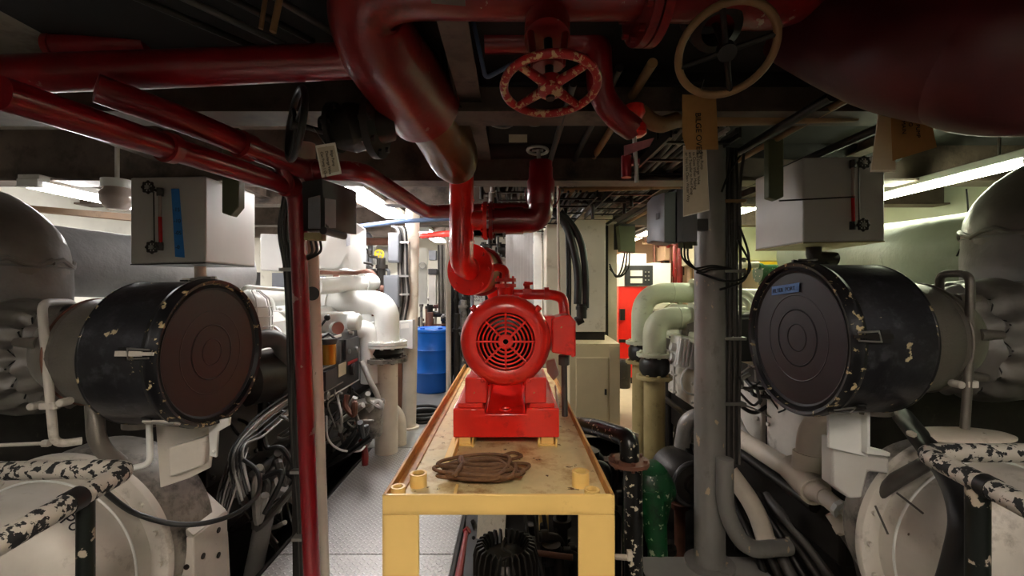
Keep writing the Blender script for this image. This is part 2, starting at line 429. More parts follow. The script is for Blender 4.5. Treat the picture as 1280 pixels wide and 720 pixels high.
# ================================================================ YELLOW BENCH
bx0, bx1, by0, by1 = -.42, .333, 1.45, 3.95
b = E('pump_bench', (-.04, 2.7, 0), 'long yellow cream steel bench with rust stained tray carrying the red motor', 'bench')
O('front_beam', MB().bb(bx0, bx1, by0, by0+.012, .765, .83).bb(bx0, bx1, by0, by0+.07, .765, .777), cream, b, bev=.002)
O('tray', MB().bb(bx0+.01, bx1-.01, by0+.01, by1, .785, .795), pan, b)
O('side_rail', MB().bb(bx0, bx0+.012, by0, by1, .765, .83).bb(bx0, bx0+.05, by0+.012, by1, .795, .80), rustcream, b, bev=.002)
O('side_rail', MB().bb(bx1-.012, bx1, by0, by1, .765, .83), rustcream, b, bev=.002)
O('inner_rail', MB().bb(-.245, -.235, 1.75, by1, .795, .835).bb(-.28, -.235, 1.75, by1, .795, .799), cream, b, bev=.002)
for x in (bx0, bx1-.118):
    O('leg', MB().bb(x, x+.118, by0, by0+.012, -.55, .765).bb(x if x < 0 else x+.106, x+.012 if x < 0 else x+.118, by0, by0+.11, -.55, .765), cream, b, bev=.002)
    O('leg', MB().bb(x+.02, x+.1, by1-.09, by1, 0 if x < 0 else -.6, .765), cream, b, bev=.002)
for (px, py, Y, r, h) in [(516, 597, 1.56, .028, .05), (495, 612, 1.49, .0, .0)]:
    pass
def stub(x, y, r, h):
    O('drain_stub', MB().lathe([(r*.72, h-.012), (r*.72, h), (r, h), (r, 0)], (x, y, .795), (0, 0, 1), 28), cream, b)
stub(-.334, 1.60, .030, .045); stub(-.385, 1.515, .024, .035); stub(.245, 1.60, .031, .052); stub(.268, 1.50, .026, .032)
O('tray_lip', MB().bb(-.20, -.19, 1.46, 1.60, .795, .80), cream, b)

# cord heap
r0 = random.Random(3); pts = []
for k in range(9):
    a0 = r0.uniform(-.4, .5); L_ = r0.uniform(.10, .18); W_ = r0.uniform(.03, .085); cx = -.145+r0.uniform(-.03, .06); cy = 1.67+r0.uniform(-.05, .06)
    for q in range(10):
        t = 2*PI*q/10
        x = math.cos(t)*L_; y = math.sin(t)*W_*(1+.5*math.cos(t))
        pts.append((cx+x*math.cos(a0)-y*math.sin(a0), cy+x*math.sin(a0)+y*math.cos(a0), .804+.0045*k+r0.uniform(0, .006)))
for q in range(9):
    t = q/8*4*PI
    pts.append((-.20+.018*math.cos(t), 1.66+.085*math.sin(t), .822+.028*abs(math.cos(t/2))))
pts += [(-.12, 1.72, .84), (-.02, 1.80, .81), (.04, 1.86, .802), (.0, 1.90, .801), (-.06, 1.84, .802)]
single('cord_heap', 'tangled heap of brown cord lying on the yellow tray in front of the red base', 'cord', ropem, MB().tube(spline(pts, 6), .0068, 8))

# ================================================================ RED MOTOR
mx, mz, my = -.028, 1.262, 1.98
m = E('electric_motor', (mx, 2.25, .98), 'big bright red electric motor with round slotted fan guard facing the viewer', 'motor')
R = .205
O('fan_cowl', MB().lathe([(.128, .012), (.130, 0), (.150, -.006), (.175, 0), (.195, .018), (R, .05), (R, .15), (R-.012, .155), (R-.03, .15)], (mx, my, mz), (0, 1, 0), 64), red, m)
g = MB()
for r in (.030, .048, .066, .084, .102, .120):
    g.torus((mx, my+.006, mz), (0, 1, 0), r, .0042, 48, 8)
for k in range(8):
    a = PI*k/4; g.tube([(mx+.02*math.cos(a), my+.004, mz+.02*math.sin(a)), (mx+.13*math.cos(a), my+.006, mz+.13*math.sin(a))], .0048, 8)
g.lathe([(.012, .012), (.012, -.004), (.03, -.004), (.034, 0), (.034, .014)], (mx, my+.004, mz), (0, 1, 0), 32)
O('fan_guard', g, red, m)
O('fan', MB().lathe([(0, .05), (.04, .05), (.125, .07)], (mx, my, mz), (0, 1, 0), 32), hull, m)
f = MB().cyl((mx, my+.14, mz), (mx, 2.5, mz), R-.035, n=48)
for k in range(40):
    a = 2*PI*k/40
    if -2.1 < math.atan2(math.sin(a), math.cos(a)) < -1.05: continue
    c = V((mx+math.cos(a)*(R-.02), 2.31, mz+math.sin(a)*(R-.02)))
    f.box(c, (.036, .34, .006), Matrix.Rotation(-a, 3, 'Y'))
O('finned_body', f, red, m)
O('drive_end', MB().lathe([(R-.02, 0), (R-.01, .02), (R-.02, .05), (.1, .09), (.05, .10), (.05, .16)], (mx, 2.49, mz), (0, 1, 0), 48), red, m)
for a in (PI/4, 3*PI/4, -PI/4-.25, -3*PI/4+.25):
    c = V((mx+math.cos(a)*(R-.004), my+.05, mz+math.sin(a)*(R-.004)))
    O('lug', MB().box(c, (.034, .06, .026), Matrix.Rotation(-a, 3, 'Y')).cyl(c+V((0, -.04, 0)), c+V((0, -.02, 0)), .011, n=6), red, m, bev=.004)
for s in (-1, 1):
    x0 = mx+s*.085; x1 = mx+s*.182
    O('foot', MB().bb(x0, x1, 2.0, 2.08, .985, 1.10).bb(x0, x1, 2.36, 2.44, .985, 1.10).bb(min(x0, x1)+.02*(s > 0), max(x0, x1)-.02*(s < 0), 2.08, 2.36, .985, 1.085), red, m, bev=.006)
tb = O('terminal_box', MB().prism(PP((690, 398, 2.03), (712, 393, 2.03), (720, 402, 2.03), (720, 446, 2.03), (690, 441, 2.03)), (0, .17, 0)), red, m, bev=.006)
O('box_neck', MB().bb(.13, .2, 2.06, 2.18, 1.25, 1.37), red, m, bev=.006)
O('cover_screw', MB().cyl(P(716, 444, 2.03), P(716, 444, 2.0), .009, n=8).cyl(P(694, 400, 2.03), P(694, 400, 2.0), .009, n=8).cyl(P(716, 404, 2.03), P(716, 404, 2.0), .009, n=8), red, tb)
O('conduit', MB().tube([P(705, 444, 2.11), P(706, 520, 2.11)], .014).cyl(P(705, 444, 2.11), P(705, 456, 2.11), .026, n=8), rubberg, m)
# base
b2 = E('motor_base', (-.02, 2.4, .80), 'red box section bed plate under the motor, on yellow feet', 'base')
X0, X1 = -.262, .21
bm_ = MB().prism([(X0, 1.99, .835), (X1, 1.99, .835), (X1, 1.99, .965), (X1-.145, 1.99, .965), (X1-.150, 1.99, .94), (X0+.145, 1.99, .94), (X0+.14, 1.99, .965), (X0, 1.99, .965)], (0, 1.05, 0))
O('bed', bm_, red, b2, bev=.006)
O('pad', MB().bb(X0+.02, X0+.13, 2.0, 2.46, .965, .985), red, b2, bev=.003)
O('pad', MB().bb(X1-.13, X1-.02, 2.0, 2.46, .965, .985), red, b2, bev=.003)
O('lifting_hole', MB().torus((-.03, 2.06, .942), (0, 0, 1), .022, .006, 20, 8), red, b2)
for x in (-.212, .158):
    for y in (2.0, 2.9):
        O('mount_foot', MB().bb(x-.045, x+.045, y-.005, y+.09, .795, .803).bb(x-.028, x+.028, y+.0, y+.08, .803, .835).bb(x-.042, x-.034, y-.02, y+.08, .795, .835).bb(x+.034, x+.042, y-.02, y+.08, .795, .835), cream, b2, bev=.002)
# pump
p = E('water_pump', (-.05, 2.8, .8), 'red centrifugal pump casing behind the red motor', 'pump')
O('volute', MB().lathe([(0, -.1), (.10, -.1), (.13, -.07), (.17, -.06), (.19, 0), (.17, .06), (.13, .07), (.10, .1), (0, .1)], (-.04, 2.82, 1.2), (0, 1, 0), 40), red, p)
O('coupling_guard', MB().cyl((mx, 2.62, mz-.02), (mx, 2.74, mz-.02), .06), red, p)
O('pump_foot', MB().bb(-.16, .08, 2.74, 2.92, .80, 1.04), red, p, bev=.006)
mb = MB(); flange(mb, P(632, 350, 2.62), (0, 0, 1), .062, .02, 6, .007); flange(mb, P(632, 357, 2.62), (0, 0, 1), .062, .02, 6, .007)
mb.cyl(P(632, 357, 2.62), P(632, 385, 2.66), .045); O('discharge_flange', mb, red, p)
O('vent_cock', MB().cyl(P(659, 368, 2.62), P(659, 352, 2.62), .018, n=8).cyl(P(654, 356, 2.6), P(666, 354, 2.6), .008, n=8).box(P(659, 364, 2.62), (.05, .05, .03)), red, p)
O('bypass_pipe', MB().tube(fillet([P(636, 368, 2.66), P(688, 368, 2.66), P(704, 372, 2.62), P(706, 400, 2.6), P(706, 440, 2.6)], .09), .031).cyl(P(680, 367, 2.66), P(686, 367, 2.66), .038), red, p)
O('balance_pipe', MB().tube(fillet([P(603, 340, 2.7), P(622, 333, 2.66), P(633, 338, 2.63), P(632, 352, 2.62)], .05), .024), red, p)
# ================================================================ RED FIRE MAIN ABOVE BENCH
t = E('pump_riser', P(577, 330, 2.6), 'bright red vertical pipe with elbow and large flange, above the motor', 'pipe')
rx = P(578, 225, 2.6)
axd = V((.42, .9, -.05)).normalized()
fc = P(588, 337, 2.70)
O('riser_tube', MB().tube(fillet([P(577, 205, 2.6), P(577, 330, 2.58), fc+V((0, 0, 0))], .10, 10), .070, 28), red, t)
O('weld_collar', MB().torus(P(577, 250, 2.6), (0, 0, 1), .069, .006).torus(P(577, 302, 2.6), (0, 0, 1), .069, .006), red, t)
mb = MB(); flange(mb, fc, axd, .155, .03, 8, .013); O('elbow_flange', mb, red, t)
mb = MB(); mb.cyl(fc+axd*.016, fc+axd*.13, .135, n=40); O('spacer_ring', mb, tan, t)
mb = MB(); flange(mb, fc+axd*.14, axd, .155, .02, 8, .013); O('pump_flange', mb, redtop, t)
O('suction_branch', MB().tube(fillet([fc+axd*.14, fc+axd*.25, V((-.04, 3.05, 1.3))], .08), .07), red, t)
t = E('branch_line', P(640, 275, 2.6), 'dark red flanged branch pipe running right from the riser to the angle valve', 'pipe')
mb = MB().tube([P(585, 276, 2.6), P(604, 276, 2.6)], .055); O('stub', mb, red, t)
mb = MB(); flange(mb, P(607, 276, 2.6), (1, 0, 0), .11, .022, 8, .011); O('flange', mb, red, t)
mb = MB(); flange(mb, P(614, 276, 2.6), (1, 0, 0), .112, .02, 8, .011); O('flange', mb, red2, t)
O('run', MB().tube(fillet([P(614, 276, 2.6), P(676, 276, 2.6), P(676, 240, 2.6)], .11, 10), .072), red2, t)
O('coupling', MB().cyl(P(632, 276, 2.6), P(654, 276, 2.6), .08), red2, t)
t = E('angle_valve', P(676, 255, 2.6), 'dark red tall angle valve standing above the branch elbow', 'valve')
O('valve_body', MB().lathe([(.06, -.03), (.074, 0), (.08, .02), (.08, .13), (.07, .15), (.07, .21), (.066, .215), (.066, .245), (.03, .25), (0, .25)], P(676, 255, 2.6), (0, 0, 1), 32), red2, t)
O('bail', MB().torus(P(678, 242, 2.6), (0, 1, 0), .10, .004, 40, 6, a0=PI*.9, a1=PI*2.1), red2, t)
O('stem', MB().cyl(P(674, 206, 2.6), P(673, 188, 2.6), .012), steel, t)
O('wheel', MB().torus(P(672, 188, 2.6), (.05, .1, 1), .058, .009, 32, 8).cyl(P(665, 188, 2.6), P(679, 188, 2.6), .007).cyl(P(672, 188, 2.53), P(672, 188, 2.67), .007), steel, t)
# bellows
pts = [P(538, 150, 2.0), P(548, 168, 2.2), P(560, 185, 2.38), P(570, 198, 2.5)]
single('rubber_bellows', 'glossy brown bellows joint between the big maroon elbow and the red riser', 'bellows', brown,
       MB().tube([P(528, 136, 2.05), P(534, 144, 2.1), P(548, 160, 2.28), P(558, 176, 2.4), P(566, 194, 2.48), P(571, 207, 2.53), P(574, 216, 2.56), P(576, 222, 2.58)], [.12, .128, .138, .145, .14, .125, .10, .073], 36))
t = E('overhead_main', P(600, 0, 1.35), 'large maroon pipe crossing overhead and turning down through a fat elbow left of centre', 'pipe')
pth = [P(800, -12, 1.42), P(640, -12, 1.40), P(500, -14, 1.38), P(458, 8, 1.42), P(472, 55, 1.56), P(496, 90, 1.75), P(519, 120, 1.95), P(530, 135, 2.04)]
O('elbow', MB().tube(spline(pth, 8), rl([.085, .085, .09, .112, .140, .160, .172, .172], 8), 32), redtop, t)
O('weld_bead', MB().torus(P(478, 62, 1.6), V(P(500, 100, 1.8))-V(P(472, 55, 1.56)), .138, .006), redtop, t)
mb = MB(); ax_ = V((1, .15, .04)).normalized()
for q in (0, .035): mb.cyl(P(798, 0, 1.42)+ax_*q, P(798, 0, 1.42)+ax_*(q+.028), .135, n=40)
mb.bolts(P(798, 0, 1.42), -ax_, .112, 10, .011, .018); O('flange_pair', mb, redtop, t)
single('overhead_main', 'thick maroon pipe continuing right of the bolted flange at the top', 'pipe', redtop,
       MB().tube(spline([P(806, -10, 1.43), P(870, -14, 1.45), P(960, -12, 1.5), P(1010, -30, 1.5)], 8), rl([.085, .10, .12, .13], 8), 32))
single('overhead_duct', 'very large shade-darkened maroon pipe bulging down in the top right corner', 'pipe', maroon_shaded,
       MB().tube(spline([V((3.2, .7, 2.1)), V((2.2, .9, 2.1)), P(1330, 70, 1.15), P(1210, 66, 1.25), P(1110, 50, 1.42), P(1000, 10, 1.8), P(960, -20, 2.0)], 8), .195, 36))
# left lines
pipe('overhead_pipe', 'thick maroon pipe running across the top left from the edge to the big elbow', 'pipe', red2, [P(-60, 96, 1.5), P(240, 85, 1.56), P(470, 75, 1.66)], .062)
single('pipe_coupling', 'bright maroon sleeve above the thick top left pipe', 'pipe', red2, MB().cyl(P(70, 58, 1.75), P(185, 55, 1.8), .05).cyl(P(66, 60, 1.75), P(74, 60, 1.75), .055))
t = E('fire_line', P(377, 260, 2.15), 'red pipe sloping from the left edge then dropping as the tall red post', 'pipe')
O('sloping_run', MB().tube(fillet([P(0, 116, 1.10), P(200, 181, 1.5), P(371, 236, 2.12), P(373, 300, 2.14)], .09, 8), .042, 24), red2, t)
O('collar', MB().cyl(P(205, 183, 1.51), P(216, 186, 1.545), .052), redtop, t)
O('collar', MB().cyl(P(356, 231, 2.04), P(366, 234, 2.09), .052), redtop, t)
O('vertical_run', MB().tube([P(373, 296, 2.14), P(391, 742, 2.16)], .038, 24), red2, t)
t = E('fire_line', P(430, 214, 1.95), 'second maroon pipe that jogs down along the ceiling to the right, past the light', 'pipe')
O('run', MB().tube(fillet([P(120, 110, 1.42), P(230, 150, 1.6), P(350, 200, 1.98), P(385, 214, 2.1), P(450, 213, 2.1), P(533, 265, 3.05), P(640, 262, 3.05), P(664, 262, 3.05)], .09, 8), .046, 22), red2, t)
O('union', MB().cyl(P(300, 180, 1.79), P(314, 186, 1.84), .056), redtop, t)
O('union', MB().cyl(P(384, 214, 2.1), P(396, 214, 2.1), .056), redtop, t)
O('link_tee', MB().tube([P(350, 200, 1.98), P(360, 234, 2.05)], .035), red2, t)
single('pipe_run', 'small red pipe behind the riser under the far light', 'pipe', red, MB().tube([P(528, 295, 5.2), P(575, 291, 4.6)], .035))
# upper middle yoke valve
t = E('gate_valve', P(688, 60, 1.35), 'red gate valve hanging under the overhead main, yoke arms above a flaking wheel', 'valve')
O('yoke', MB().tube([P(662, 30, 1.35), P(668, 82, 1.32)], .011).tube([P(708, 30, 1.35), P(702, 82, 1.32)], .011).cyl(P(685, 84, 1.32), P(685, 74, 1.32), .045), redtop, t)
O('bonnet', MB().cyl(P(684, 28, 1.4), P(684, 50, 1.36), .07), redtop, t)
O('stem', MB().cyl(P(685, 50, 1.33), P(688, 124, 1.3), .013), steeld, t)
wa = V((.02, -.20, -.98)); w = P(688, 108, 1.3); u_, w_, _ = basis(wa)
O('rim', MB().torus(w, wa, .135, .0125, 48, 12), redwheel, t)
for k in range(4):
    d = u_*math.cos(PI/4+PI/2*k)+w_*math.sin(PI/4+PI/2*k)
    O('spoke', MB().tube([w+d*.02, w+d*.13], [.016, .011], 10), redwheel, t)
O('wheel_hub', MB().lathe([(.02, -.03), (.036, -.02), (.036, .02), (.02, .03), (0, .03)], w, wa, 20), redwheel, t)
pipe('branch_pipe', 'bright red pipe behind the flaking wheel, turning down to a small valve', 'pipe', red2, [P(606, 50, 1.75), P(735, 48, 1.75), P(748, 60, 1.75), P(750, 120, 1.8), P(775, 150, 1.85), P(790, 160, 1.9)], .052, .08)
t = E('drain_valve', P(792, 150, 1.9), 'small shiny red valve left of the orange tag', 'valve')
O('valve_body', MB().lathe([(.04, .06), (.045, .03), (.03, 0), (.05, -.03), (.05, -.06), (.035, -.07), (0, -.07)], P(793, 150, 1.9), (0, 0, 1), 24), red, t)
O('stem', MB().cyl(P(793, 170, 1.9), P(796, 228, 1.95), .009), steel, t)
O('gland', MB().cyl(P(783, 195, 1.95), P(783, 222, 1.95), .022).cyl(P(794, 200, 1.95), P(794, 206, 1.95), .02), red2, t)
# left dark valve with wheel
handwheel('handwheel', 'black ring handwheel left of the card tag under the maroon pipe', P(370, 155, 1.72), (-.80, -.60, .1), .135, .013, 3, rubber, steeld, None, .25, steeld)
t = E('gate_valve', P(450, 160, 1.8), 'black bolted valve between dark ring handwheel and big maroon elbow', 'valve')
O('valve_body', MB().tube([P(405, 165, 1.85), P(440, 160, 1.85), P(490, 154, 1.9)], [.06, .10, .07], 24), steeld, t)
mb = MB(); flange(mb, P(470, 158, 1.85), (1, -.1, 0), .13, .03, 8, .013); flange(mb, P(420, 160, 1.85), (1, -.1, 0), .10, .02, 6, .011)
O('bonnet_flange', mb, steeld, t)
# cream wheel right
c = P(908, 64, 1.36)
t = handwheel('gate_valve', 'valve with large worn cream handwheel with black spokes in the dark overhead', c, (-.1, -.62, -.78), .138, .012, 4, tan, steeld, steeld, .22, steeld)
O('bonnet', MB().lathe([(.05, 0), (.08, .02), (.09, .08), (.06, .12), (.1, .14), (.1, .18)], c+V((.02, .1, .12)), (.1, .62, .78), 24), steeld, t)
pipe('pipe_run', 'tan painted pipe crossing the dark overhead behind the cream handwheel', 'pipe', tan, [P(820, 148, 2.1), P(1070, 140, 2.1)], .045)
pipe('pipe_elbow', 'dull brown elbow beside the small red valve', 'pipe', tan, [P(800, 140, 1.95), P(822, 158, 1.95), P(845, 150, 2.0)], .035, .05)

# overhead cable trays and dark conduits
def tray(x0, x1, y0, y1, z, label, ncab, cm):
    t = E('cable_tray', ((x0+x1)/2, (y0+y1)/2, z), label, 'cable tray', 'overhead cable trays')
    for x in (x0, x1): O('tray_rail', MB().bb(x-.006, x+.006, y0, y1, z-.02, z+.03), steeld, t)
    k = 0; y = y0+.1
    while y < y1:
        O('rung', MB().bb(x0, x1, y-.012, y+.012, z-.02, z-.008), steeld, t); y += .32
    O('hanger', MB().cyl((x0, y0+.2, z), (x0, y0+.2, 2.45), .006, n=6).cyl((x1, y0+.2, z), (x1, y0+.2, 2.45), .006, n=6).cyl((x0, y1-.2, z), (x0, y1-.2, 2.57), .006, n=6), steeld, t)
    for i in range(ncab):
        x = x0+.03+(x1-x0-.06)*i/max(1, ncab-1); pts = []
        for j in range(9):
            pts.append((x+rnd.uniform(-.02, .02), y0+(y1-y0)*j/8, z+rnd.uniform(.004, .03)))
        single('cable', 'cable lying along: '+label, 'cable', cm[i % len(cm)], MB().tube(spline(pts, 4), rnd.uniform(.008, .014), 8), 'cables on '+label)
tray(.30, .62, 3.25, 6.8, 2.18, 'dark ladder tray above the cream cabinet', 7, [rubber, rubberg])
tray(.78, 1.12, 2.2, 5.4, 2.26, 'dark ladder tray above the grey junction boxes', 7, [rubber, rubberg, cableg])
tray(-.12, .18, 3.3, 6.6, 2.24, 'dark ladder tray over the branch line', 6, [rubber, rubberg])
for i, (x, z, m_) in enumerate([(.42, 2.36, steeld), (.55, 2.38, tan), (.24, 2.30, steeld), (1.25, 2.25, steeld), (1.42, 2.3, tan), (1.65, 2.22, steeld)]):
    single('conduit', ['thin dark conduit over the bench line', 'thin tan conduit over the bench line', 'dark conduit left of the ladder trays', 'dark conduit right of the grey pillar top', 'tan conduit right of the grey pillar top', 'dark conduit above the right header tank'][i], 'conduit', m_, MB().cyl((x, 1.75, z), (x, 6.2, z), .016+.004*(i % 2), n=12))
single('pipe_run', 'dark pipe crossing under the deckhead beside the doorway top', 'pipe', steeld, MB().cyl(P(776, 272, 5.9), P(1010, 268, 5.6), .035))
single('pipe_run', 'brown conduit crossing just behind the stem of the small red valve', 'pipe', tan, MB().cyl(P(700, 238, 3.3), P(860, 232, 3.3), .02))
single('pipe_run', 'thin steel conduit crossing under the ladder trays', 'pipe', steeld, MB().cyl(P(700, 250, 3.9), P(850, 248, 3.9), .016))
pipe('filler', 'added black shade duct crossing the dark overhead from centre to the right edge', 'filler', ceil_shade, [P(480, 118, 2.6), P(900, 108, 2.6), P(1330, 100, 2.6)], .19)  # two black shapes added to make the overhead dark
pipe('filler', 'added black shade duct lower in the overhead, behind the cream handwheel', 'filler', ceil_shade, [P(560, 180, 2.95), P(900, 176, 2.95), P(1120, 185, 2.95)], .10)
for i in range(9):
    a = P(540+i*11, 20, 1.7+.05*i); c_ = P(560+i*9+(i % 3)*8, 100+(i*37) % 50, 2.0+.04*i)
    single('cable', 'dark cable drooping behind the big maroon elbow', 'cable', [rubber, rubberg, cableg][i % 3 if i != 4 else 2], MB().tube(spline([a, (a+c_)/2+V((.0, 0, -.05)), c_, c_+V((.12, .2, .03)), c_+V((.25, .5, .25))], 7), .006+.002*(i % 2), 8), 'cables behind the maroon elbow')
pipe('conduit', 'thin bent blue grey conduit left of the flaking wheel', 'conduit', bluep, [P(590, 20, 1.6), P(607, 98, 1.6), P(650, 75, 1.62)], .008, .02)
for i in range(4):
    single('conduit', ['first dark conduit slanting under the deckhead at upper left, nearest the left edge', 'second dark conduit slanting under the deckhead from the left edge', 'third dark conduit slanting under the deckhead from the left edge', 'fourth dark conduit slanting under the deckhead, nearest the maroon elbow'][i], 'conduit', [steeld, rubberg, steeld, rubberg][i], MB().cyl(P(150+i*60, -12, 1.36), P(320+i*36, 60-i*4, 1.64), .012, n=10), 'conduits at upper left')
single('hanger_rod', 'thicker of two short tan rods poking down from the dark overhead at top left', 'rod', tan, MB().cyl(P(357, -38, 1.35), P(341, 40, 1.35), .010, n=10))
single('hanger_rod', 'thinner of two short tan rods poking down from the dark overhead at top left', 'rod', tan, MB().cyl(P(337, -38, 1.37), P(326, 36, 1.37), .007, n=10))
# thin cables drop centre
single('conduit', 'thin white vertical conduit between bench end and the black hoses', 'conduit', offw, MB().cyl(P(697, 210, 3.1), P(700, 425, 3.1), .009, n=10))
for i, (a, b_, c1, r) in enumerate([((690, 262), (714, 300), (722, 380), .035), ((700, 265), (728, 310), (732, 385), .03), ((700, 215), (707, 260), (712, 400), .013), ((693, 212), (705, 240), (709, 400), .011)]):
    pipe('hose', ['thick black hose curving down beside the cream cabinet, nearer one', 'thick black hose curving down the face of the cream cabinet', 'thin black cable hanging before the cream cabinet', 'thinnest black cable beside the white conduit'][i], 'hose', rubber,
         [P(a[0], a[1], 3.9), P((a[0]+b_[0])/2+3, (a[1]+b_[1])/2-3, 3.9), P(b_[0], b_[1], 3.9), P(c1[0], (b_[1]+c1[1])/2, 3.9), P(c1[0], c1[1], 3.9)], r, sm=True)
single('hose_clamp', 'ribbed steel hose fitting at the foot of the black hoses', 'fitting', steeld, MB().cyl(P(727, 380, 3.9), P(727, 398, 3.9), .045).cyl(P(727, 383, 3.9), P(727, 387, 3.9), .052).cyl(P(720, 402, 3.9), P(728, 398, 3.9), .04))
# ================================================================ AIR CLEANERS
def air_cleaner(s, pc, Yf, r, L_, th, label):
    side = 'left' if s < 0 else 'right'
    f = P(pc[0], pc[1], Yf); ax = V((s*math.cos(th), math.sin(th), 0))      # ax points outboard, away from the lid
    t = E('air_cleaner', f, label, 'air filter')
    def at(h): return f+ax*h
    O('canister', MB().lathe([(r*.96, 0), (r*.97, .012), (r*.97, L_*.98), (r*.93, L_), (0, L_)], f, ax, 72), blackchip, t)
    O('end_bead', MB().torus(at(L_), ax, r*.95, .007, 72), rimchip, t)
    O('lid_rim', MB().lathe([(r*.93, -.012), (r*.95, -.026), (r*.99, -.030), (r*1.01, -.018), (r*1.0, .0), (r*1.015, .008), (r*1.0, .022), (r*.97, .024)], f, ax, 72), rimchip, t)
    pr = [(0, -.009), (r*.17, -.009), (r*.178, -.0112), (r*.19, -.0095), (r*.36, -.0098), (r*.372, -.0125), (r*.388, -.0102), (r*.56, -.0105), (r*.57, -.0118), (r*.58, -.011), (r*.86, -.012), (r*.89, -.018), (r*.93, -.012)]
    O('lid', MB().lathe(pr, f, ax, 72), lidblack, t, ang=6)
    u, w, a = basis(ax)
    # toggle latches round the rim
    for q in ((0, 0, 1), (0, -1, .12), (0, -.62, -.78), (0, .7, -.7)):
        d = V(q); d = (d-ax*d.dot(ax)).normalized(); e = ax.cross(d).normalized()
        R3 = Matrix((ax, e, d)).transposed()
        c0 = at(.035)+d*(r*.975)
        l = O('latch', MB().box(c0+d*.008+ax*.02, (.085, .016, .008), R3).box(c0+d*.012+ax*(-.035), (.05, .010, .006), R3), steeld if s > 0 else white2, t)
        O('latch_loop', MB().tube([c0+d*.016-ax*.05+e*.012, c0+d*.016+ax*.02+e*.016, c0+d*.010+ax*.02-e*.016, c0+d*.016-ax*.05-e*.012], .003, 8), steel, l)
        O('latch_pad', MB().box(c0+d*.003+ax*.045, (.03, .04, .006), R3), rubber, l)
    return t, f, ax, at
tl, fl, axl, atl = air_cleaner(-1, (262, 440), 1.60, .258, .235, .06, 'round black air cleaner on the left with chipped rim and ringed lid')
tr, fr, axr, atr = air_cleaner(1, (999, 422), 1.60, .268, .255, .05, 'round black air cleaner on the right with a strip of blue tape on its lid')
d = V((math.sin(.05)*-1, -1, 0)); up = V((0, 0, 1)); xd = V((.05, -1, 0)).normalized()
# tape on right lid: x axis runs away from centre in -Y..; the lid faces -X
nrm = -axr; xdir = V((0, 0, 1)).cross(nrm).normalized(); 
tc = fr+nrm*.0155+up*.172+xdir*(-.058)
c2, s2 = math.cos(.10), math.sin(.10)
ex = xdir*c2+up*s2; ey = up*c2-xdir*s2
tp = O('tape', MB().prism([tc-ex*.075-ey*.016, tc+ex*.078-ey*.016, tc+ex*.083+ey*.016, tc-ex*.07+ey*.017], nrm*.0012), tape2, tr, label='strip of faded blue tape with faint writing')
text('lettering', 'FILTER  PORT', .021, tc+nrm*.0016-ex*.066-ey*.008, ex, ey, inkm, tp)

# ================================================================ TURBOCHARGERS, BLANKETS, HANDLES
def turbo(s, o, r, label):
    ax = V((s, .06, 0)).normalized()
    t = E('turbocharger', o, label, 'turbocharger')
    O('compressor_housing', MB().lathe([(r*1.04, -.02), (r*1.08, .01), (r*1.03, .03), (r*1.04, .09), (r*1.0, .17), (r*.98, .175), (r*.985, .19), (r*.90, .25), (r*.76, .30), (r*.55, .34), (r*.3, .365), (0, .37)], o, ax, 56), ghost, t)
    O('band', MB().torus(o+ax*.195, ax, r*.985, .005, 56), rusty if s < 0 else ghost, t)
    u, w, a = basis(ax)
    for q in (2.2, 3.0, 3.9, .3, 1.1, 5.2):
        dd = u*math.cos(q)+w*math.sin(q); c = o+ax*.24+dd*r*.86
        O('boss', MB().cyl(c, c+ax*.07+dd*.012, .022, .014, 14), ghost, t)
    O('drain_boss', MB().cyl(o+ax*.02-V((0, 0, r*.9)), o+ax*.02-V((0, 0, r+.07)), .05, n=20).cyl(o+ax*.02-V((0, 0, r+.055)), o+ax*.02-V((0, 0, r+.075)), .065, n=20), ghost, t)
    return t
turbo(-1, atl(.225), .19, 'grey cast turbocharger dome behind the left air cleaner')
turbo(1, atr(.245), .195, 'grey cast turbocharger dome behind the right air cleaner')

def blanket_drum(s, pc, Y, r, L_, label, n1=17):
    o = P(pc[0], pc[1], Y); ax = V((s, .02, 0)).normalized()
    t = E('insulation_blanket', o, label, 'insulation blanket')
    def fn(a, h):
        k = sum(math.exp(-((h-hh)/.022)**2) for hh in (.02, L_*.48, L_*.98))
        return 1-.13*k*(1+.5*math.sin(n1*a))-.035*math.exp(-((h+.015)/.05)**2)*(1+math.sin(n1*a))-.035*math.exp(-((h-.08)/.06)**2)*(1+math.sin(n1*a+.4))+.04*noise.noise(V((math.cos(a)*3, math.sin(a)*3, h*12)))
    prof = [(0, -.12), (r*.3, -.115), (r*.55, -.10), (r*.75, -.07), (r*.88, -.04), (r*.95, -.015), (r*.93, .0)]+[(r*(.93+.09*math.sin(PI*min(1, (h % (L_*.48))/(L_*.48)))), h) for h in [L_*i/40 for i in range(41)]]+[(r*.6, L_+.01), (0, L_+.02)]
    O('cover', MB().lathe(prof, o, ax, 96, fn), blanket, t)
    for h in (.02, L_*.48):
        mb = MB(); u, w, a = basis(ax)
        pts = [o+ax*h+(u*math.cos(q*PI/36)+w*math.sin(q*PI/36))*(r*fn(q*PI/36, h)*.945) for q in range(73)]
        O('lacing', mb.tube(pts, .004, 6), rubber, t)
    return t
blanket_drum(-1, (84, 445), 1.94, .245, .62, 'puffy grey lacing-seamed insulation blanket drum at the far left')
blanket_drum(1, (1186, 424), 1.94, .26, .60, 'puffy grey insulation blanket drum at the far right', 13)

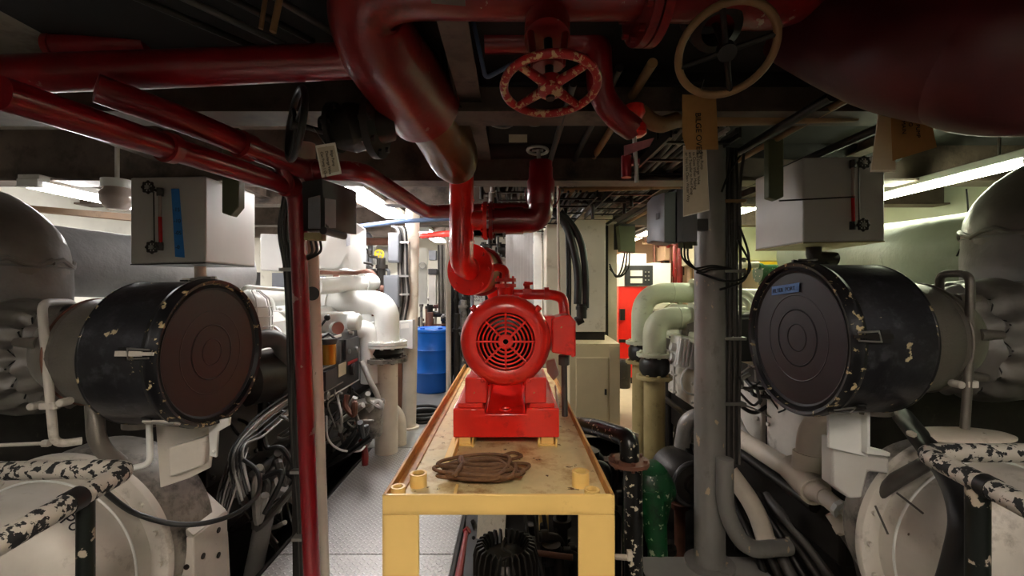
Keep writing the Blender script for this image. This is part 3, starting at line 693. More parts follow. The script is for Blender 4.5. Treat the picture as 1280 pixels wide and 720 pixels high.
# upright lagged elbows at picture edges
for s, (px, py0, py1, Y) in ((-1, (0, 334, 400, 2.12)), (1, (1292, 296, 380, 2.12))):
    t = E('exhaust_elbow', P(px, py0, Y), 'grey cloth lagged exhaust elbow at the %s edge of the picture' % ('left' if s < 0 else 'right'), 'exhaust')
    a = P(px, py0, Y); r = .25 if s < 0 else .25
    O('upright_sleeve', MB().lathe([(r*.9, -.25), (r, -.22), (r*1.01, -.1), (r*.99, -.01), (r*1.02, 0), (r*.95, .015), (r*.8, .012)], a, (0, 0, 1), 56, lambda q, h: 1+.02*math.sin(9*q)*(h > -.03)), lag, t)
    O('elbow_wrap', MB().tube(spline([a+V((0, 0, -.05)), a+V((s*.0, .0, .04)), a+V((s*.06, .0, .12)), a+V((s*.2, .05, .18)), a+V((s*.45, .1, .19))], 6), rl([r*.98, r*.97, r*.93, r*.88, r*.85], 6), 40), blanket, t)
    mb = MB(); 
    mb.tube([a+V((r*1.0*math.cos(q/30*2*PI), r*1.0*math.sin(q/30*2*PI), .02+.018*math.sin(q*1.7))) for q in range(31)], .012, 8); O('hem', mb, blanket, t)
pipe('exhaust_pipe', 'long grey lagged exhaust pipe running inboard behind the left header tank', 'exhaust', lag, [P(-40, 318, 2.25), P(120, 330, 2.7), P(300, 345, 3.5)], .20, .4, n=36)
pipe('exhaust_pipe', 'grey lagged exhaust pipe, green light in its colour, with fat bend above the right blanket', 'exhaust', lag_greenlit, [P(1290, 310, 2.2), P(1180, 318, 2.6), P(1110, 318, 3.2), P(1000, 320, 4.2)], .22, .35, n=36)
single('lashing', 'thin black strap hanging from the right tube lamp', 'cable', rubber, MB().tube(spline([P(1208, 236, 2.35), P(1210, 270, 2.35), P(1205, 300, 2.32), P(1196, 320, 2.3)]), .004, 8))
single('ledge', 'pale flanged deckhead ledge below the far left light', 'ledge', tan, MB().prism([P(-40, 250, 2.3), P(170, 268, 3.1), P(170, 276, 3.1), P(-40, 256, 2.3)], (0, .1, 0)))
for s, pts, cl, tray_ in ((-1, [(94, 400, 1.62), (92, 378, 1.6), (52, 378, 1.45), (60, 470, 1.45), (68, 556, 1.45), (102, 551, 1.5)], (62, 507, 1.45), 0), (1, [(1176, 385, 1.6), (1174, 342, 1.55), (1213, 342, 1.45), (1212, 440, 1.45), (1206, 536, 1.45)], (1213, 480, 1.45), 1)):
    t = E('grab_bar', P(*pts[-2]), 'bent tube grab bar %s' % ('in front of the left blanket drum' if s < 0 else 'in front of the right blanket drum'), 'grab bar')
    O('bar', MB().tube(fillet([P(*q) for q in pts], .035, 6), .0125, 14), white2 if s < 0 else ghost, t)
    c = P(*cl); cm_ = MB() if s > 0 else MB().cyl(P(*cl)+V((.05, -.02, .012)), P(*cl)+V((.05, .02, .012)), .013)
    c = P(*cl); O('clamp', cm_.box(c, (.05 if s < 0 else .035, .024, .024)).cyl(c+V((-.045, -.02, 0)), c+V((-.045, .02, 0)), .012), white2, t, bev=.004)
pl = P(1201, 541, 1.45)
single('foot_plate', 'worn oval beige plate at the foot of the right grab bar', 'plate', offw, MB().lathe([(0, .012), (.9, .012), (1, .006), (1, 0), (0, 0)], (0, 0, 0), (0, 0, 1), 40))
fp = bpy.data.objects[-1] if False else [o for o in bpy.data.objects if o.name == 'foot_plate'][0]
for v in fp.data.vertices: v.co.x *= .165; v.co.y *= .075
fp.location = pl-V((0, 0, .012))
single('tie_rod', 'thin white rod with nut crossing low at the left edge', 'rod', white2, MB().cyl(P(-10, 557, 1.5), P(58, 554, 1.5), .006, n=10).cyl(P(54, 554, 1.5), P(62, 554, 1.5), .012, n=6))

# ================================================================ HEADER TANKS
def header_tank(s, label):
    sg = s
    if s < 0: xa, xb = 163, 257; yt, yb = 222, 330; Y1 = 2.35; xi = 319; Y2 = Y1*384/322
    else: xa, xb = 1004, 1106; yt, yb = 197, 303; Y1 = 2.35; xi = 944; Y2 = Y1*364/304
    t = E('header_tank', P((xa+xb)/2, yb, Y1), label, 'tank')
    if s < 0: poly = [P(xa, yb, Y1), P(xb, yb-2, Y1), V((P(xi, yb, Y2).x, Y2, P(0, yb-2, Y1).z)), V((P(xa, yb, Y1).x, Y2, P(0, yb-2, Y1).z))]
    else: poly = [P(xb, yb-2, Y1), P(xa, yb, Y1), V((P(xi, yb, Y2).x, Y2, P(0, yb, Y1).z)), V((P(xb, yb, Y1).x, Y2, P(0, yb, Y1).z))]
    H = (yb-yt)/F*Y1
    O('tank_body', MB().prism(poly, (0, 0, H)), tank, t, bev=.008)
    O('bottom_seam', MB().prism([p+V((0, 0, -.006)) for p in poly], (0, 0, .006)), greyd if s < 0 else khaki, t)
    return t, Y1
ht, Yt = header_tank(-1, 'white square header tank at left with sight glass and blue tape scale')
def sight_glass(parent, gx, y0, y1, red_y, wheels, Y, rod):
    z = lambda px, py, off=.05: P(px, py, Y-off)
    g = O('sight_glass', MB().cyl(z(gx, y0), z(gx, red_y), .0075, n=14), glassclr, parent)
    O('red_fluid', MB().cyl(z(gx, red_y), z(gx+1, y1), .0085, n=14), glassred, parent)
    O('guard_rod', MB().cyl(z(rod, y0), z(rod+1, y1), .003, n=8), steeld, parent)
    for (wx, wy), cy in zip(wheels, (y0, y1)):
        v = O('gauge_cock', MB().cyl(z(gx, cy, .07), z(gx, cy, -.0), .012, n=12).cyl(z(gx, cy-5), z(gx, cy+5), .015, n=8).cyl(z(gx, cy), z(wx, wy, .06), .007, n=8), steeld, parent)
        c = z(wx, wy, .075); wh = MB().torus(c, (0, 1, 0), .026, .005, 24, 8)
        for k in range(8):
            a = PI*k/4; wh.sph(c+V((.028*math.cos(a), 0, .028*math.sin(a))), .0075, n=8, m=6); wh.cyl(c, c+V((.026*math.cos(a), 0, .026*math.sin(a))), .003, n=6)
        O('cock_wheel', wh, steeld, v); O('wheel_nut', MB().cyl(c+V((0, -.008, 0)), c+V((0, .004, 0)), .011, n=6), steel, v)
sight_glass(ht, 200, 240, 308, 271, [(185, 234), (190, 309)], Yt, 192)
tz = lambda px, py: P(px, py, Yt-.0015)
tp = O('tape_scale', MB().prism([tz(214, 236), tz(224, 236), tz(231, 322), tz(219, 321)], (0, -.001, 0)), tape, ht, label='blue masking tape with handwritten level marks')
for s_, px, py in (('-15', 216, 264), ('-10', 217, 278), ('-05', 218, 293), ('-0', 219, 311)):
    text('lettering', s_, .028, P(px, py, Yt-.0035), (1, 0, -.05), (0, 0, 1), inkm, tp)
single('bracket', 'dark angle bracket hanging beside the left header tank', 'bracket', olive, MB().prism([P(277, 214, 2.4), P(298, 214, 2.4), P(298, 258, 2.4), P(288, 270, 2.4), P(277, 266, 2.4)], (0, .06, 0)).bb(P(277, 0, 2.4).x, P(298, 0, 2.4).x, 2.4, 2.46, P(0, 216, 2.4).z, 2.36), bev=.006)
h2, Yt2 = header_tank(1, 'white square header tank at right with sight glass and long thin rod')
sight_glass(h2, 1066, 205, 282, 245, [(1080, 203), (1079, 281)], Yt2, 1073)
O('pointer_rod', MB().cyl(P(974, 251, Yt2-.07), P(1068, 246, Yt2-.07), .004, n=8), steeld, h2)
single('bracket', 'dark bracket plate on the inner side of the right header tank', 'bracket', olive, MB().prism([P(961, 206, 2.4), P(980, 206, 2.4), P(980, 246, 2.4), P(971, 250, 2.4), P(961, 247, 2.4)], (0, .05, 0)).bb(P(961, 0, 2.4).x, P(980, 0, 2.4).x, 2.4, 2.45, P(0, 208, 2.4).z, 2.3), bev=.006)
pipe('tank_outlet', 'black pipe tee under the right header tank', 'pipe', steeld, [P(1017, 305, 2.6), P(1017, 322, 2.6), P(1044, 324, 2.6)], .04, .03)
pipe('tank_outlet', 'short white pipe under the left header tank', 'pipe', offw, [P(250, 331, 2.6), P(251, 352, 2.6)], .03, .03)

# ================================================================ GENERATORS IN THE FOREGROUND
def generator(s, label):
    cx = s*1.56 if s < 0 else 1.58; cz = .547 if s < 0 else .616
    t = E('generator', (cx, 1.6, -.1), label, 'generator')
    O('end_bell', MB().lathe([(0, 1.26), (.07, 1.26), (.075, 1.285), (.11, 1.285), (.20, 1.28), (.255, 1.295), (.29, 1.325), (.30, 1.35), (.304, 1.36), (.308, 1.40), (.308, 1.50)], (cx, 0, cz), (0, 1, 0), 80), white2, t)
    O('ring', MB().torus((cx, 1.49, cz), (0, 1, 0), .311, .004, 80), white, t)
    O('frame', MB().lathe([(.308, 1.50), (.312, 1.52), (.312, 1.56), (.30, 1.57)], (cx, 0, cz), (0, 1, 0), 80), white2, t)
    fl = MB().lathe([(.30, 1.55), (.37, 1.55), (.374, 1.555), (.374, 1.575), (.30, 1.58)], (cx, 0, cz), (0, 1, 0), 80).bolts((cx, 1.55, cz), (0, -1, 0), .345, 20, .009, .010)
    O('adapter_flange', fl, white2, t)
    O('flywheel_housing', MB().lathe([(.33, 1.58), (.35, 1.62), (.36, 1.70), (.36, 1.80), (0, 1.80)] if s < 0 else [(.31, 1.58), (.31, 1.72), (0, 1.72)], (cx, 0, cz), (0, 1, 0), 64), grime, t)
    O('hub_bolt', MB().cyl((cx, 1.245, cz), (cx, 1.27, cz), .04, n=20), steeld, t)
    x0 = cx-s*.33; zf = cz+.03; fb = MB().bb(x0-.05, x0+.05, 1.66, 1.86, -.6, zf).prism([(x0-.05, 1.66, zf), (x0+.05, 1.66, zf), (x0+s*.10, 1.66, zf+.14), (x0+s*.16, 1.66, zf+.14)] if s < 0 else [(x0+.05, 1.66, zf), (x0-.05, 1.66, zf), (x0+.10, 1.66, zf+.14), (x0+.16, 1.66, zf+.14)], (0, .2, 0))
    if s > 0: fb = MB().bb(cx-.12, cx+.12, 1.66, 1.8, -.6, cz-.3)
    ft = O('mounting_foot', fb, white2, t, bev=.006)
    hb = MB()
    for k in range(8 if s < 0 else 0): hb.cyl((x0-s*.053, 1.71 if k % 2 else 1.80, zf-.05-.05*k), (x0-s*.047, 1.71 if k % 2 else 1.80, zf-.05-.05*k), .011, n=12)
    for k in range(6 if s < 0 else 0): hb.cyl((x0-.025+(.05 if k % 2 else 0), 1.656, zf-.05-.06*k), (x0-.025+(.05 if k % 2 else 0), 1.664, zf-.05-.06*k), .010, n=12)
    if s < 0: O('bolt_holes', hb, hull, ft)
    return t
gl = generator(-1, 'big white round generator end at lower left, marked in pen')
tn = V((.70, -.30, .65)).normalized(); tq = V((-1.56, 1.36, .547))+V((.72, 0, .70)).normalized()*.315
text('lettering', 'Port', .05, tq+V((-.03, -.012, .03)), (.6, .15, -.6), (.3, 1, .3), inkm, gl)
generator(1, 'big white round generator end at lower right behind the black hose')

# ================================================================ RAILS
def on_line(a, b, px):
    lo, hi = 0., 1.; f_ = lambda t: 640+F*(a+(b-a)*t).x/(a+(b-a)*t).y
    for _ in range(40):
        m_ = (lo+hi)/2
        if (f_(m_)-px)*(f_(0)-px) > 0: lo = m_
        else: hi = m_
    return a+(b-a)*lo
t = E('guard_rail', P(107, 720, .93), 'peeling white and black pipe guard rail at lower left', 'rail')
A, B_, D_ = P(-30, 589, 1.12), P(162, 586, 1.10), P(-60, 712, .73)
O('top_rail', MB().tube(fillet([A, B_, D_], .045, 8), .0225, 20), pipewhite, t)
ps = on_line(B_, D_, 107); O('post', MB().cyl(ps, (ps.x, ps.y, -.01), .0165, n=20), postblack, t)
O('sleeve', MB().cyl(on_line(B_, D_, 82), on_line(B_, D_, 100), .0245, n=20), rubber, t)
t = E('guard_rail', P(1222, 720, .93), 'peeling white and black pipe guard rail at lower right', 'rail')
A, B_, D_ = P(1310, 566, 1.12), P(1152, 566, 1.12), P(1340, 662, .78)
O('top_rail', MB().tube(fillet([A, B_, D_], .045, 8), .0225, 20), pipewhite, t)
ps = on_line(B_, D_, 1222); O('post', MB().cyl(ps, (ps.x, ps.y, -.01), .021, n=20), postblack, t)
O('sleeve', MB().cyl(on_line(B_, D_, 1230), on_line(B_, D_, 1244), .0245, n=20), rubber, t)

# ================================================================ BRACKETS UNDER THE AIR CLEANERS
t = E('filter_bracket', P(235, 600, 1.85), 'folded white sheet bracket below the left air cleaner', 'bracket')
O('face_sheet', MB().prism([P(192, 500, 1.58), P(272, 500, 1.64), P(262, 585, 1.64), P(236, 598, 1.62), P(200, 610, 1.58)], (0, .012, 0)), white2, t, bev=.003)
O('pocket', MB().prism([P(210, 560, 1.565), P(258, 545, 1.61), P(254, 582, 1.61), P(211, 597, 1.565)], (0, .03, 0)), white2, t, bev=.006)
O('flange_strip', MB().prism([P(260, 528, 1.61), P(287, 522, 1.61), P(286, 532, 1.61), P(272, 540, 1.61), P(270, 572, 1.61), P(262, 570, 1.61)], (0, .012, 0)).cyl(P(267, 564, 1.61), P(267, 564, 1.60), .005, n=10), white, t, bev=.002)
pipe('bent_rod', 'thin white square rod bent beside the left bracket', 'rod', white, [P(186, 515, 1.55), P(188, 580, 1.54), P(162, 586, 1.52)], .010, .03)
pipe('drain_elbow', 'short grey elbow pipe below the left turbocharger', 'pipe', ghost, [P(118, 505, 1.52), P(121, 556, 1.50), P(150, 580, 1.55)], .026, .06)
single('flange_fan', 'white flange sector with bolts left of the folded bracket', 'flange', white2, MB().prism([P(150, 570, 1.95), P(186, 545, 1.95), P(192, 580, 1.95), P(190, 620, 1.95), P(160, 600, 1.95)], (0, .02, 0)).cyl(P(172, 568, 1.95), P(172, 568, 1.935), .012, n=6).cyl(P(182, 556, 1.95), P(182, 556, 1.935), .012, n=6), bev=.003)
t = E('filter_bracket', P(1080, 620, 1.75), 'folded white sheet bracket with notched side below the right air cleaner', 'bracket')
O('face_sheet', MB().prism([P(1036, 495, 1.60), P(1086, 495, 1.60), P(1086, 572, 1.56), P(1036, 560, 1.58)], (0, .012, 0)), white, t, bev=.003)
O('box_side', MB().prism([P(1040, 548, 1.60), P(1112, 570, 1.54), P(1112, 593, 1.54), P(1086, 590, 1.55), P(1078, 623, 1.55), P(1062, 624, 1.56), P(1040, 606, 1.60)], (0, .06, 0)), tank, t, bev=.008)
O('lip', MB().prism([P(1084, 500, 1.57), P(1088, 500, 1.57), P(1088, 560, 1.54), P(1113, 566, 1.52), P(1113, 571, 1.52), P(1084, 568, 1.54)], (0, .03, 0)), white, t, bev=.002)

# ================================================================ RIGHT LOWER PIPEWORK
t = E('drain_manifold', P(1010, 590, 2.2), 'beige pipe manifold sloping toward the viewer with a tee, below the right air cleaner', 'pipe')
O('main_run', MB().tube([P(922, 546, 2.75), P(985, 585, 2.3), P(1003, 598, 2.2)], .05, 22), tan if False else offw, t)
O('tee', MB().tube([P(990, 584, 2.3), P(1020, 615, 2.1)], .07, 24).cyl(P(1008, 592, 2.2), P(1010, 566, 2.2), .066, n=24), offw, t)
O('upper_elbow', MB().tube(fillet([P(1010, 585, 2.2), P(1014, 530, 2.2), P(1062, 508, 2.1)], .14, 10), .058, 22), offw, t)
O('reducer', MB().tube([P(1018, 613, 2.1), P(1032, 622, 2.02)], [.05, .04], 20).tube([P(1030, 620, 2.03), P(1048, 635, 1.95)], .036, 20), offw, t)
O('end_plug', MB().cyl(P(1048, 635, 1.95), P(1053, 639, 1.93), .042, n=8).cyl(P(1053, 639, 1.93), P(1056, 642, 1.91), .02, n=4), white, t)
O('lower_elbow', MB().tube([P(1043, 640, 1.97), P(1060, 665, 1.93)], .04, 20).cyl(P(1054, 654, 1.95), P(1060, 664, 1.93), .048, n=20), offw, t)
pipe('hose', 'dark hose leading down from the beige manifold', 'hose', rubberg, [P(1058, 662, 1.94), P(1078, 695, 1.92), P(1088, 740, 1.9)], .038, sm=True)
pipe('hose', 'thick black hose curving over the right generator', 'hose', rubber, [P(1128, 520, 1.62), P(1160, 560, 1.40), P(1190, 600, 1.20), P(1206, 650, 1.08), P(1198, 700, 1.08), P(1180, 760, 1.1)], .031, sm=True)
pipe('cooling_pipe', 'grey pipe making a wide bend just right of the grey pillar', 'pipe', greyp, [P(906, 573, 2.3), P(906, 640, 2.3), P(932, 688, 2.3), P(985, 684, 2.4)], .042, .16)
pipe('cooling_pipe', 'dirty white pipe sloping down behind the grey bend', 'pipe', offw, [P(912, 590, 2.6), P(945, 635, 2.5), P(962, 690, 2.45)], .05, .1)
pipe('cooling_pipe', 'dull grey elbow left of the grey pillar foot', 'pipe', greyp, [P(900, 519, 2.9), P(858, 520, 2.95), P(850, 575, 3.0)], .05, .12)
pipe('cooling_pipe', 'white slim pipe along the right engine side', 'pipe', white, [P(912, 505, 2.9), P(930, 545, 2.75), P(975, 575, 2.5)], .028, .05)
t = E('pump_motor', P(862, 605, 2.8), 'small dark round pump motor tucked left of the grey pillar', 'motor')
O('casing', MB().lathe([(0, -.02), (.05, -.02), (.06, 0), (.12, .01), (.15, .05), (.15, .25), (0, .25)], P(866, 605, 2.75), (-.2, 1, 0), 36), steeld, t)
O('rim', MB().torus(P(866, 605, 2.76), (-.2, 1, 0), .13, .014, 36), greyd, t)
# sector with tie wraps right
single('wire_loom', 'dark bound wire loom with two cut ties before the right generator', 'cable', rubberg, MB().tube([P(1085, 630, 1.60), P(1120, 600, 1.52), P(1165, 575, 1.45)], [.014, .024, .022], 12).tube([P(1121, 616, 1.5), P(1154, 642, 1.42)], .0035, 6).tube([P(1094, 632, 1.5), P(1110, 668, 1.45)], .0035, 6))
for k in range(7):
    a = rnd.uniform(-9, 9)
    single('oil_hose', 'dark hose in the shadowed space below the beige manifold', 'hose', [rubber, steeld, rubberg][k % 3], MB().tube(spline([P(912+k*9, 610+k*2, 2.75), P(922+k*11, 645+a, 2.6), P(945+k*14, 690, 2.45), P(965+k*18, 745, 2.3)]), .02+.006*(k % 3), 12), 'hoses below the beige manifold')
single('beam', 'dirty beige plate edge low at the foot of the hoses', 'plate', offw, MB().cyl(P(950, 682, 2.55), P(988, 676, 2.5), .03, n=16))

# ================================================================ PILLARS WITH CABLES AND BOXES
def strap(mb, c, w, d): return mb.box(c, (w, d, .018))
t = E('deck_pillar', P(887, 706, 2.43), 'grey steel deck pillar right of centre with scuffed paint', 'pillar')
O('post', MB().cyl((1.072, 2.43, -.62), (1.072, 2.43, 2.57), .079, n=40), greyp, t)
O('base_plate', MB().cyl((1.072, 2.43, -.002), (1.072, 2.43, .015), .13, n=32), greyp, t)
for k, py in enumerate((252, 339, 423, 504)):
    O('cable_strap', MB().box(P(917, py, 2.40), (.115, .05, .016)), tan if k < 1 else steel, t, bev=.002)
for i in range(7):
    x = 905+i*3.3
    single('pillar_cable', 'dark cable clipped vertically to the right side of the grey pillar', 'cable', [rubberg, rubber, rubberg, steeld][i % 4], MB().tube(spline([P(x+rnd.uniform(-5, 8), 185, 2.45), P(x, 240, 2.4+.01*(i % 3)), P(x+rnd.uniform(-1, 1), 330, 2.4), P(x+rnd.uniform(-1, 1), 420, 2.4), P(x-1, 500, 2.4), P(x-1, 580, 2.42)], 6), .0085, 8), 'cables on the grey pillar')
single('conduit', 'grey conduit sleeve at the foot of the pillar cables', 'conduit', greyp, MB().cyl(P(906, 573, 2.38), P(906, 600, 2.38), .040, n=20))
for i, pts in enumerate([[(924, 282), (936, 320), (930, 350), (900, 362)], [(922, 300), (938, 335), (915, 352), (870, 340)], [(902, 240), (912, 215), (925, 195)]]):
    single('pillar_cable', ['loose cable looping off the right of the grey pillar', 'lower loose cable looping across the grey pillar', 'cable rising to the overhead from the pillar strap'][i], 'cable', rubber, MB().tube(spline([P(a, b_, 2.32) for a, b_ in pts]), .006, 8))
t = E('junction_box', P(835, 305, 2.3), 'pale grey hinged junction box on the left of the grey pillar', 'junction box')
O('box_body', MB().prism([P(830, 241, 2.15), P(845, 239, 2.20), P(845, 304, 2.20), P(830, 303, 2.15)], (.0, .14, 0)).prism([P(815, 246, 2.2), P(831, 240, 2.1), P(831, 303, 2.1), P(815, 301, 2.2)], (.02, .15, 0)), grey, t, bev=.004)
O('wall_bracket', MB().bb(P(846, 0, 2.2).x-.02, 1.02, 2.33, 2.37, 1.8, 1.86), greyd, t)
O('door_badge', MB().prism([P(820, 267, 2.165), P(824, 266, 2.14), P(824, 274, 2.14), P(820, 275, 2.165)], (-.002, -.004, 0)), greyd, t)
t = E('junction_box', P(860, 302, 2.28), 'darker grey junction box on the grey pillar, partly behind the long card tag', 'junction box')
O('box_body', MB().prism([P(846, 236, 2.22), P(872, 236, 2.22), P(872, 301, 2.22), P(846, 303, 2.22)], (0, .10, 0)), grey, t, bev=.004)
O('lid_edge', MB().prism([P(846, 236, 2.20), P(853, 236, 2.20), P(853, 301, 2.20), P(846, 303, 2.20)], (0, .03, 0)), grey, t, bev=.002)
O('gland', MB().cyl(P(860, 300, 2.26), P(860, 311, 2.26), .022, n=6).cyl(P(851, 302, 2.26), P(851, 310, 2.26), .014, n=6).cyl(P(868, 302, 2.26), P(868, 307, 2.26), .014, n=6), olive, t)
for i, (x, d_) in enumerate(((852, 20), (856, 26), (860, 32))):
    single('pillar_cable', 'thin cable dropping from the darker grey box and sweeping across the pillar', 'cable', rubber, MB().tube(spline([P(x, 306, 2.26), P(x+1, 322+i*2, 2.25), P(x+16, 335+i*2.5, 2.28), P(890, 332+i*2.6, 2.33), P(914, 336, 2.37)]), .005, 8), 'cables under the darker grey box')

t = E('deck_pillar', P(400, 720, 2.3), 'beige painted deck pillar directly behind the red post', 'pillar')
O('post', MB().tube([P(382, 180, 2.3), P(401, 742, 2.33)], .046, 28), offw, t)
O('hole_cover', MB().cyl(P(390, 367, 2.262), P(390, 367, 2.25), .035, n=24), hull, t)
for i in range(8):
    x0, x1 = 352+i*2.3, 372+i*1.0
    single('pillar_cable', 'dark cable in the bundle left of the red post', 'cable', [rubber, rubberg, rubber, steeld][i % 4], MB().tube(spline([P(x0+3, 246, 2.22), P(x0-2+rnd.uniform(-2, 2), 290, 2.22), P(x0+5+rnd.uniform(-1, 1), 340, 2.22), P(x0+8, 420, 2.22+.01*(i % 3)), P((x0+x1)/2+2, 540, 2.22), P(x1, 640, 2.22), P(x1+3, 745, 2.22)], 6), .009, 8), 'cables left of the red post')
single('cable_strap', 'small steel strap round the cable bundle high on the red post', 'strap', steel, MB().box(P(360, 337, 2.2), (.06, .06, .016)))
single('cable_strap', 'small steel strap round the cable bundle low on the red post', 'strap', steel, MB().box(P(372, 588, 2.2), (.05, .06, .014)))
single('cable_strap', 'small steel strap round the cable bundle near the floor', 'strap', steel, MB().box(P(374, 671, 2.2), (.05, .06, .014)))
single('conduit', 'dark channel behind the cable bundle beside the red post', 'conduit', steeld, MB().prism([P(362, 262, 2.3), P(370, 262, 2.3), P(380, 745, 2.3), P(366, 745, 2.3)], (0, .03, 0)))
t = E('junction_box', P(410, 295, 2.05), 'dark junction box with pale lid panels hanging right of the red post', 'junction box')
O('box_body', MB().prism([P(378, 228, 2.08), P(402, 224, 2.0), P(440, 236, 2.35), P(440, 292, 2.35), P(407, 288, 2.02), P(380, 288, 2.08)], (0, .07, 0)), greyd, t, bev=.003)
O('lid_panel', MB().prism([P(386, 248, 2.03), P(401, 244, 1.985), P(401, 286, 1.985), P(386, 286, 2.03)], (0, -.008, 0)), grey, t, bev=.003)
O('lid_panel', MB().prism([P(407, 248, 2.02), P(420, 250, 2.13), P(420, 285, 2.13), P(407, 285, 2.02)], (0, -.008, 0)), grey, t, bev=.003)
O('foot_tube', MB().cyl(P(404, 288, 2.0), P(430, 295, 2.2), .018, n=14), greyd, t)
O('gland', MB().box(P(394, 296, 2.08), (.085, .05, .035)), khaki, t, bev=.004)
for i in range(3):
    single('pillar_cable', 'black cable looping from the dark box gland behind the red post', 'cable', rubber, MB().tube(spline([P(388+i*6, 300, 2.1), P(390+i*5, 315, 2.12), P(380, 322+i*2, 2.15), P(366, 326+i*2, 2.2)]), .006, 8), 'cables under the dark junction box')

# ================================================================ HANG TAGS
def hang_tag(pts, Y, m, label, border=None, lines=(), size=.02, rev=False, ang=0, inset=.006, start=None, sp=1.0, str_to=None):
    q = [P(a, b_, Y) for a, b_ in pts]; c = sum(q, V((0, 0, 0)))/len(q)
    t = E('hang_tag', V((c.x, Y, min(p.z for p in q))), label, 'tag')
    if border:
        O('card_border', MB().prism(q, (0, .0012, 0)), border, t)
        q = [c+(p-c)*(1-inset*2/((p-c).length)) for p in q]; q = [p+V((0, -.0008, 0)) for p in q]
    O('card', MB().prism(q, (0, .0012, 0)), m, t)
    if lines:
        a = ang; xd = V((math.sin(a), 0, -math.cos(a))); yd = V((math.cos(a), 0, math.sin(a)))
        s0 = P(*start, Y)+V((0, -.0022, 0))
        text('lettering', '\n'.join(lines), size, s0, xd, yd, inkm, t, sp=sp)
    if str_to:
        O('string', MB().tube([P(*str_to[0], Y), P(*str_to[1], Y+.05)], .0015, 6), steel, t)
    return t
hang_tag([(394, 182), (419, 178), (427, 217), (402, 222)], 1.65, tagw, 'bordered card tag hanging by a wire above the long light', tagb, ['Bilge Pump', 'Discharge Valve', 'Can Pump 1 Over'], .0135, start=(413, 188), ang=.17, sp=1.35, str_to=((408, 183), (392, 160)))
hang_tag([(854, 182), (883, 184), (887, 263), (854, 271)], 1.75, tagw, 'long printed card tag hanging before the grey junction boxes', tagb, ['Bilge Pump', 'and Discharge Valve', 'to Close When Making', 'and Transfer to Pod Pump', 'or Not Use Clean Water Way'], .0155, start=(875, 190), ang=.04, inset=.002, sp=.95)
hang_tag([(853, 118), (895, 120), (898, 187), (858, 187), (853, 170)], 1.70, tagk, 'orange brown tag with pen writing above the long printed card', None, ['BILGE OVER'], .03, start=(869, 141), ang=.03, str_to=((874, 120), (880, 100)))
hang_tag([(1098, 140), (1116, 135), (1120, 215), (1088, 215)], 1.56, tagw, 'long pale bordered tag behind the kraft tag at upper right', tagb, inset=.004)
hang_tag([(1113, 128), (1160, 130), (1171, 184), (1116, 201)], 1.5, tagk, 'kraft tag with three pen written lines at upper right', None, ['PRIME PUMP', 'SEA TO', 'THE MAIN'], .018, start=(1143, 136), ang=.06, sp=1.3)
hang_tag([(780, 182), (818, 172), (812, 183), (780, 195)], 1.8, tagp, 'pinkish tag folded under the small red valve', None)
hang_tag([(636, 168), (659, 168), (659, 178), (636, 178)], 2.2, tagw, 'tiny white printed tag under the flaking red wheel', None)
# ================================================================ ENGINES
def engine(s, label, topm, sidem):
    xi = s*1.52; xo = s*2.65; y0, y1 = 2.15, 5.4
    t = E('marine_engine', (s*2.05, 3.7, -.4), label, 'engine')
    O('block', MB().bb(xi+s*.06, xo, y0, y1, .15, 1.02), steeld, t, bev=.02)
    O('sump', MB().prism([(xi+s*.1, y0+.1, .15), (xo-s*.1, y0+.1, .15), (xo-s*.3, y0+.1, -.45), (xi+s*.35, y0+.1, -.45)], (0, y1-y0-.2, 0)), steeld, t, bev=.02)
    n = 6; st = (y1-y0-.2)/n
    for k in range(n):
        ya = y0+.1+k*st
        for xx in (xi+s*.22, xi+s*.82):
            O('valve_cover', MB().prism([(xx-.15, ya+.02, 1.12), (xx+.15, ya+.02, 1.12), (xx+.13, ya+.02, 1.27), (xx+.06, ya+.02, 1.33), (xx-.06, ya+.02, 1.33), (xx-.13, ya+.02, 1.27)], (0, st-.06, 0)).cyl((xx, ya+.1, 1.33), (xx, ya+.1, 1.355), .018, n=6).cyl((xx, ya+st-.12, 1.33), (xx, ya+st-.12, 1.355), .018, n=6), topm, t, bev=.012)
        dm = MB().bb(xi+s*.03, xi+s*.07, ya+.03, ya+st-.03, .48, .88)
        for yy in (ya+.06, ya+st-.06):
            for zz in (.52, .68, .84): dm.cyl((xi+s*.03, yy, zz), (xi+s*.012, yy, zz), .016, n=6)
        O('crankcase_door', dm, sidem, t, bev=.008)
    O('head_deck', MB().bb(xi+s*.02, xo-s*.1, y0+.03, y1-.03, 1.0, 1.12), topm, t, bev=.01)
    O('fuel_rail', MB().cyl((xi+s*.0, y0+.1, 1.06), (xi+s*.0, y1-.1, 1.06), .022, n=14), topm, t)
    O('water_manifold', MB().cyl((xi+s*.5, y0+.2, 1.42), (xi+s*.5, y1, 1.42), .075, n=24), topm, t)
    for k in range(n):
        ya = y0+.1+(k+.5)*st
        O('injector_line', MB().tube(fillet([(xi+s*.0, ya, 1.07), (xi+s*.02, ya, 1.2), (xi+s*.2, ya+.04, 1.30)], .06), .009, 8), steel, t)
        O('water_riser', MB().tube(fillet([(xi+s*.36, ya, 1.2), (xi+s*.38, ya, 1.42), (xi+s*.5, ya, 1.42)], .08), .03, 12), topm, t)
    O('loom_channel', MB().tube([(xi-s*.0, y0+.1, .40), (xi-s*.0, y1-.1, .40)], .03, 10), steeld, t)
    return t
engine(-1, 'long white topped marine engine running away on the left behind the air cleaner', white, steeld)
engine(1, 'long pale green topped marine engine running away on the right behind the grey pillar', pgreen, white2)

